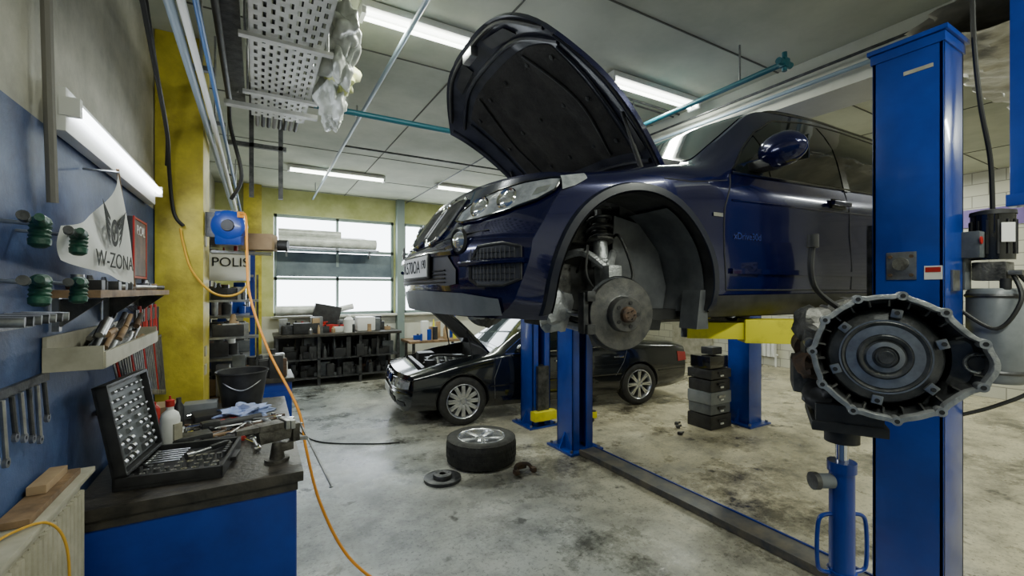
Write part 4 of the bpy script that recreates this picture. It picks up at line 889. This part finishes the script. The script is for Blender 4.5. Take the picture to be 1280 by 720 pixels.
text('W-ZONA',(FX+.018,2.58,1.925),LM,.095,BLKINK,pn,'flag_text',1.45)
for k,(y,z) in enumerate(((1.74,1.965),(2.05,1.965),(1.74,1.80),(2.05,1.80))):
    b=B(); b.T=Matrix.Translation((-.53,y,z))@Matrix.Scale(.46,4); o=V((0,0,0))
    b.lathe([(0,-.10),(.03,-.10),(.050,-.085),(.054,-.05),(.045,-.04),(.054,-.03),(.045,-.015),(.054,0),(.045,.015),(.054,.03),(.045,.04),(.054,.055),(.045,.08),(.028,.095),(0,.10)],o,(0,.15,1),GREEN,seg=20)
    b.lathe([(0,0),(.028,0),(.038,.03),(.028,.05),(.038,.07),(.028,.09),(.036,.11),(.022,.15),(.022,.24),(0,.24)],o+V((.01,0,.05)),(.25,-1,.05),GREEN,seg=18)
    b.lathe([(0,0),(.028,0),(.028,.10),(0,.10)],o+V((.01,-.24,.05)),(.25,-1,.05),DKMET,seg=14)
    b.T=Matrix.Identity(4); b.cyl((-.53,y,z+.02),(XL+.005,y+.01,z+.03),.006,STEEL)
    b.done('air_wrench')
b=B()
for k in range(7): b.cyl((-.67,1.72+.055*k,1.715),(-.56,1.74+.055*k,1.71),.015,DKMET if k%2 else STEEL,seg=14)
b.box((-.675,1.9,1.69),(.02,.5,.03),DKMET)
b.done('socket_rail')
b=B()
for i in range(9):
    y=1.72+i*.06; l=.12+.02*(i%4)
    b.cyl((-.66,y,1.47),(-.655,y+.01,1.47-l),.007,STEEL if i%2 else DKMET,seg=8); b.lathe([(.006,-.005),(.016,-.005),(.016,.005),(.006,.005)],(-.655,y+.01,1.46-l),(1,0,0),STEEL,seg=12)
b.box((-.68,1.98,1.48),(.015,.62,.03),DKMET); b.done('hanging_spanners')
b=B(); b.tube([(-.655,2.18,ZC),(-.655,2.18,3.2),(-.65,2.20,2.6),(-.65,2.24,2.12)],.017,GREYCAB); b.done('flexible_conduit')
b=B(); b.tube([(-.5,2.6,3.4),(-.52,3.3,3.1),(-.55,3.9,2.9),(-.58,4.2,2.7),(-.56,4.26,2.4),(-.5,4.26,2.3)],.013,BLKCAB)
b.tube([(-.5,2.75,3.45),(-.53,3.4,3.13),(-.56,3.95,2.93),(-.6,4.22,2.75)],.010,BLKCAB); b.done('power_cable')
b=B(); b.tube([(-.52,4.26,2.28),(-.50,4.26,2.15),(-.44,4.2,1.95),(-.3,4.1,1.78),(-.16,4.15,1.76),(-.07,4.2,1.86),(-.08,4.2,2.12)],.009,YCABLE); b.done('air_hose')
b=B(); b.lathe([(0,-.05),(.10,-.05),(.125,-.04),(.13,0),(.125,.04),(.10,.05),(0,.05)],(-.20,4.34,2.33),(-.3,-1,0),BLUED,seg=36); b.box((-.20,4.34,2.31),(.20,.09,.28),BLUED,rot=(0,0,R(-15)),bev=.03); b.lathe([(.0,.0),(.045,0),(.05,-.01)],(-.215,4.28,2.33),(-.3,-1,0),BLACK,seg=24)
b.box((-.33,4.40,2.34),(.08,.05,.2),DKMET); b.box((-.12,4.28,2.42),(.05,.05,.05),ORANGE,bev=.01); b.done('hose_reel')
b=B(); b.tube([(-.12,4.26,2.43),(-.08,4.1,2.38),(-.07,4.0,2.1),(-.05,3.86,1.76),(.065,3.55,1.38),(.23,3.22,1.02),(.27,3.08,.78),(.33,2.98,.5),(.45,2.93,.2),(.58,2.86,.03),(.72,2.6,.012),(.95,2.1,.012),(1.1,1.5,.012)],.009,ORANGE,n=12); b.done('orange_air_hose')
b=B(); b.box((.02,4.50,2.22),(.24,.2,.14),CARD,rot=(0,0,R(-15)),bev=.005); b.box((-.12,4.62,2.13),(.46,.2,.02),STEEL); b.cyl((.16,4.48,2.2),(.24,4.46,2.2),.05,BLACK); b.done('bracket_box')

b=B(); x0,x1,y0,y1,zt=-.04,.34,1.3,4.15,3.22
nx,ny=19,120
vs=[V((x0+(x1-x0)*i/nx,y0+(y1-y0)*j/ny,zt)) for i in range(nx+1) for j in range(ny+1)]; fs=[]
for i in range(nx):
    for j in range(ny):
        if i%2==1 and (j+(i//2)%2*2)%4 in(0,1) and i<nx-1: continue
        a=i*(ny+1)+j; fs.append([a,a+ny+1,a+ny+2,a+1])
b.add(vs,fs,TRAYM)
for x in(x0,x1): b.box((x,(y0+y1)/2,zt+.04),(.004,y1-y0,.08),TRAYM)
b.box(((x0+x1)/2-.05,y1-.35,zt-.06),(.62,.06,.03),TRAYM)
for y in(1.8,2.8,3.6):
    for x in(x0-.02,x1+.02): b.cyl((x,y,zt-.03),(x,y,ZC),.007,STEEL)
    b.box(((x0+x1)/2,y,zt-.03),(x1-x0+.1,.04,.02),TRAYM)
for k in range(8): b.cyl((x0+.04+.042*k,y0,zt+.025),(x0+.04+.042*k,y1+.3,zt+.025),.016,BLKCAB if k%3 else GREYCAB,seg=8)
b.done('cable_tray')
b=B(); b.blob((.50,3.30,3.40),(.11,.22,.16),.5,1.6,BAG,1,5); b.blob((.48,3.48,3.22),(.10,.15,.18),.55,1.7,BAG,4,5); b.blob((.48,3.1,3.52),(.11,.20,.12),.5,1.7,BAG,9,5); b.blob((.53,3.42,3.36),(.10,.14,.14),.6,1.8,BAGY,12,4); b.blob((.47,3.5,3.06),(.06,.09,.08),.6,1.8,BAG,22,4)
b.done('plastic_bags')
b=B(); b.box((-.14,3.3,3.45),(.10,2.6,.06),DKMET); b.cyl((-.2,2.0,3.36),(-.2,4.3,3.36),.02,BLACK); b.tube([(-.2,4.3,3.36),(-.2,4.5,3.2),(-.12,4.52,2.8),(-.2,4.6,2.6)],.016,BLACK)
for y in(2.2,4.2): b.cyl((-.14,y,3.4),(-.14,y,ZC),.008,STEEL)
b.box((.0,4.95,3.2),(.5,.04,.04),DKMET); b.box((-.05,4.95,3.25),(.04,.04,1.1),DKMET); b.box((.2,4.95,3.25),(.04,.04,1.1),DKMET)
b.done('cable_trunking')

b=B()
def foil(u,v):
    x=3.42+5.2*u; a=2*math.pi*v; k=1+.28*noise.noise(V((x*3.1,math.cos(a)*2,math.sin(a)*2)))+.14*noise.noise(V((x*9,math.cos(a)*5,math.sin(a)*5)))
    return V((x,.72+.38*math.cos(a)*k,min(3.46,3.34+.12*math.sin(a)*k)))
b.grid(foil,130,44,FOIL)
for x in(3.6,5.2,7.0): b.cyl((x,.72,3.45),(x,.72,ZC-.005),.006,STEEL)
b.done('foil_insulation_duct',angle=25)
b=B(); b.box((2.80,.53,3.0),(.07,.07,1.60),BLUE,bev=.004); b.box((2.80,.53,2.18),(.09,.09,.05),BLUE,bev=.004); b.done('hanging_cable_post')
b=B(); b.box((XR-.02,2.45,3.02),(.02,.95,.30),PURPLE); b.done('purple_banner')
b=B()
for i in range(10): b.box((XR-.09,5.9+.1*i,.5),(.1,.085,.55),WHITE,bev=.02)
b.cyl((XR-.09,5.8,.28),(XR-.09,7.0,.28),.02,WHITE); b.cyl((XR-.09,5.85,.0),(XR-.09,5.85,.3),.02,WHITE); b.done('radiator')
b=B(); b.box((XR-.035,8.2,1.1),(.06,1.3,2.2),CREAM,bev=.01); b.box((XR-.075,7.7,1.05),(.03,.03,.12),STEEL); b.done('door_1')

# ------------------------------------------------------------------ clutter generator
def clutter(b,x0,x1,y0,y1,z,n,hmax,seed,mats=None):
    rnd=random.Random(seed); mats=mats or [BLACK,GREY,DKMET,RED,CARD,WHITE,STEEL,BLUED,BLACK,RUST]
    for i in range(n):
        w=rnd.uniform(.05,.14); x=rnd.uniform(x0+w,x1-w); y=rnd.uniform(y0+w*.6,y1-w*.6); h=rnd.uniform(.3,1)*hmax; m=rnd.choice(mats); k=rnd.randrange(4)
        if k==0: b.box((x,y,z+h/2),(w*1.6,w,h),m,rot=(0,0,rnd.uniform(-.2,.2)),bev=.006)
        elif k==1: b.lathe([(0,0),(w*.4,0),(w*.42,h*.6),(w*.2,h*.8),(w*.15,h),(0,h)],(x,y,z),(0,0,1),m,seg=14)
        elif k==2: b.cyl((x,y,z),(x,y,z+h*.7),w*.45,m,seg=16)
        else: b.box((x,y,z+h*.3),(w*1.8,w,h*.6),m,rot=(0,0,rnd.uniform(-.2,.2)),bev=.01); b.cyl((x,y,z+h*.6),(x,y,z+h*.75),w*.25,BLACK,seg=12)
b=B()
for y in(5.45,6.6,7.9):
    for x in(-.62,-.05): b.box((x,y,1.2),(.04,.04,2.4),BLUEB)
for z in(.15,.62,1.08,1.52,1.95,2.35): b.box((-.335,6.67,z),(.60,2.5,.025),STEEL if z>1 else WOOD)
b.done('storage_rack')
b=B()
for k,z in enumerate((.163,.633,1.093,1.533,1.963)): clutter(b,-.6,-.05,5.5,7.88,z,34,.36,20+k)
b.box((-.35,5.75,2.50),(.45,.5,.28),WHITE,bev=.01); b.box((-.35,6.6,2.47),(.4,.5,.22),CARD,bev=.01)
b.done('shelf_stock')
b=B(); b.box((-.24,4.95,2.02),(.36,.02,.26),WHITE); ws=b.done('shop_sign'); text('POLIS',(-.22,4.935,2.06),sm,.12,BLKINK,ws,'sign_text')
b=B(); b.box((.02,5.1,.45),(.55,.5,.9),BLUEB,bev=.01); b.box((.02,5.1,.92),(.59,.54,.04),BENCHTOP,bev=.005)
for z in(.2,.45,.7): b.box((.02,4.845,z),(.48,.02,.22),BLUEB,bev=.004); b.box((.02,4.83,z+.06),(.16,.015,.02),STEEL)
b.done('tool_cabinet')
b=B(); clutter(b,-.25,.28,4.87,5.33,.94,20,.34,77,[BLACK,DKMET,STEEL,GREY,RUST,BLACK,WHITE]); b.done('cabinet_clutter')
b=B(); b.box((-.2,4.88,1.36),(.42,.16,.02),STEEL); b.box((-.2,4.88,1.70),(.42,.16,.02),STEEL)
for x in(-.40,.0): b.box((x,4.95,1.5),(.02,.02,.9),DKMET)
clutter(b,-.40,.0,4.81,4.95,1.37,8,.22,91,[BLACK,DKMET,STEEL,CARD]); clutter(b,-.40,.0,4.81,4.95,1.71,8,.2,92,[BLACK,DKMET,RUST,STEEL])
b.done('parts_shelf')
b=B(); b.box((1.4,9.35,.95),(2.3,.85,.05),BENCHTOP,bev=.005)
for x in(.3,1.0,1.75,2.5):
    for y in(9.0,9.7): b.box((x,y,.46),(.05,.05,.93),DKMET)
for z in(.15,.5): b.box((1.4,9.35,z),(2.25,.75,.025),DKMET)
b.box((1.4,9.72,.5),(2.25,.01,.85),BLACK)
b.done('parts_bench')
b=B(); clutter(b,.3,2.5,8.95,9.7,.163,70,.30,31,[BLACK,DKMET,BLACK,GREY,RUST,DKMET]); clutter(b,.3,2.5,8.95,9.7,.513,70,.40,32,[BLACK,DKMET,BLACK,GREY,DKMET,BLACK])
clutter(b,.3,2.45,8.98,9.7,.975,44,.34,33,[BLACK,GREY,DKMET,CARD,WHITE,STEEL,BLACK,RED]); b.box((.8,9.2,1.08),(.45,.3,.2),BLACK,bev=.02); b.box((1.9,9.3,1.12),(.35,.35,.28),WHITE,bev=.03); b.box((1.2,9.6,1.25),(.5,.15,.5),BLACK,rot=(0,.2,0),bev=.02)
b.lathe([(0,0),(.09,0),(.09,.25),(.04,.3),(.04,.34),(0,.34)],(1.55,9.1,.975),(0,0,1),WHITE,seg=20)
b.done('spare_parts')
b=B(); b.box((3.4,9.35,.70),(1.3,.7,.05),WOOD,bev=.005)
for x in(2.85,3.95):
    for y in(9.08,9.62): b.box((x,y,.34),(.05,.05,.68),DKMET)
b.done('side_table')
b=B(); clutter(b,2.85,3.95,9.05,9.6,.725,20,.5,44,[WHITE,YELLOW,CARD,GREY,BLUED,BLACK]); b.done('boxed_supplies')
b=B(); b.box((1.3,9.72,2.63),(1.9,.3,.02),STEEL)
for x in (.5,2.1): b.box((x,9.84,2.55),(.03,.1,.16),STEEL)
b.cyl((.35,9.66,2.76),(2.2,9.66,2.76),.11,BAG,seg=20); b.cyl((.4,9.8,2.80),(2.0,9.8,2.80),.10,WHITE,seg=20); b.cyl((.35,9.72,2.93),(1.5,9.72,2.93),.08,BAG,seg=20)
b.done('plastic_film_rolls')
b=B(); b.cyl((.30,9.75,1.39),(1.15,9.75,1.39),.10,BAG,seg=20); b.cyl((1.3,9.75,1.36),(1.75,9.75,1.46),.06,WHITE,seg=18); b.done('paper_rolls')
# ------------------------------------------------------------------ world, camera
w=bpy.data.worlds.new('World'); scene.world=w; w.use_nodes=True; bg=w.node_tree.nodes['Background']
bg.inputs['Color'].default_value=(.86,.94,1,1); bg.inputs['Strength'].default_value=9.0
cam=bpy.data.cameras.new('camera'); cam.lens=15.5; cam.sensor_width=36; cam.shift_y=.002; cam.clip_start=.05
co=bpy.data.objects.new('camera',cam); scene.collection.objects.link(co); co.location=(0,0,1.8); co.rotation_euler=(R(90),0,R(-30)); scene.camera=co
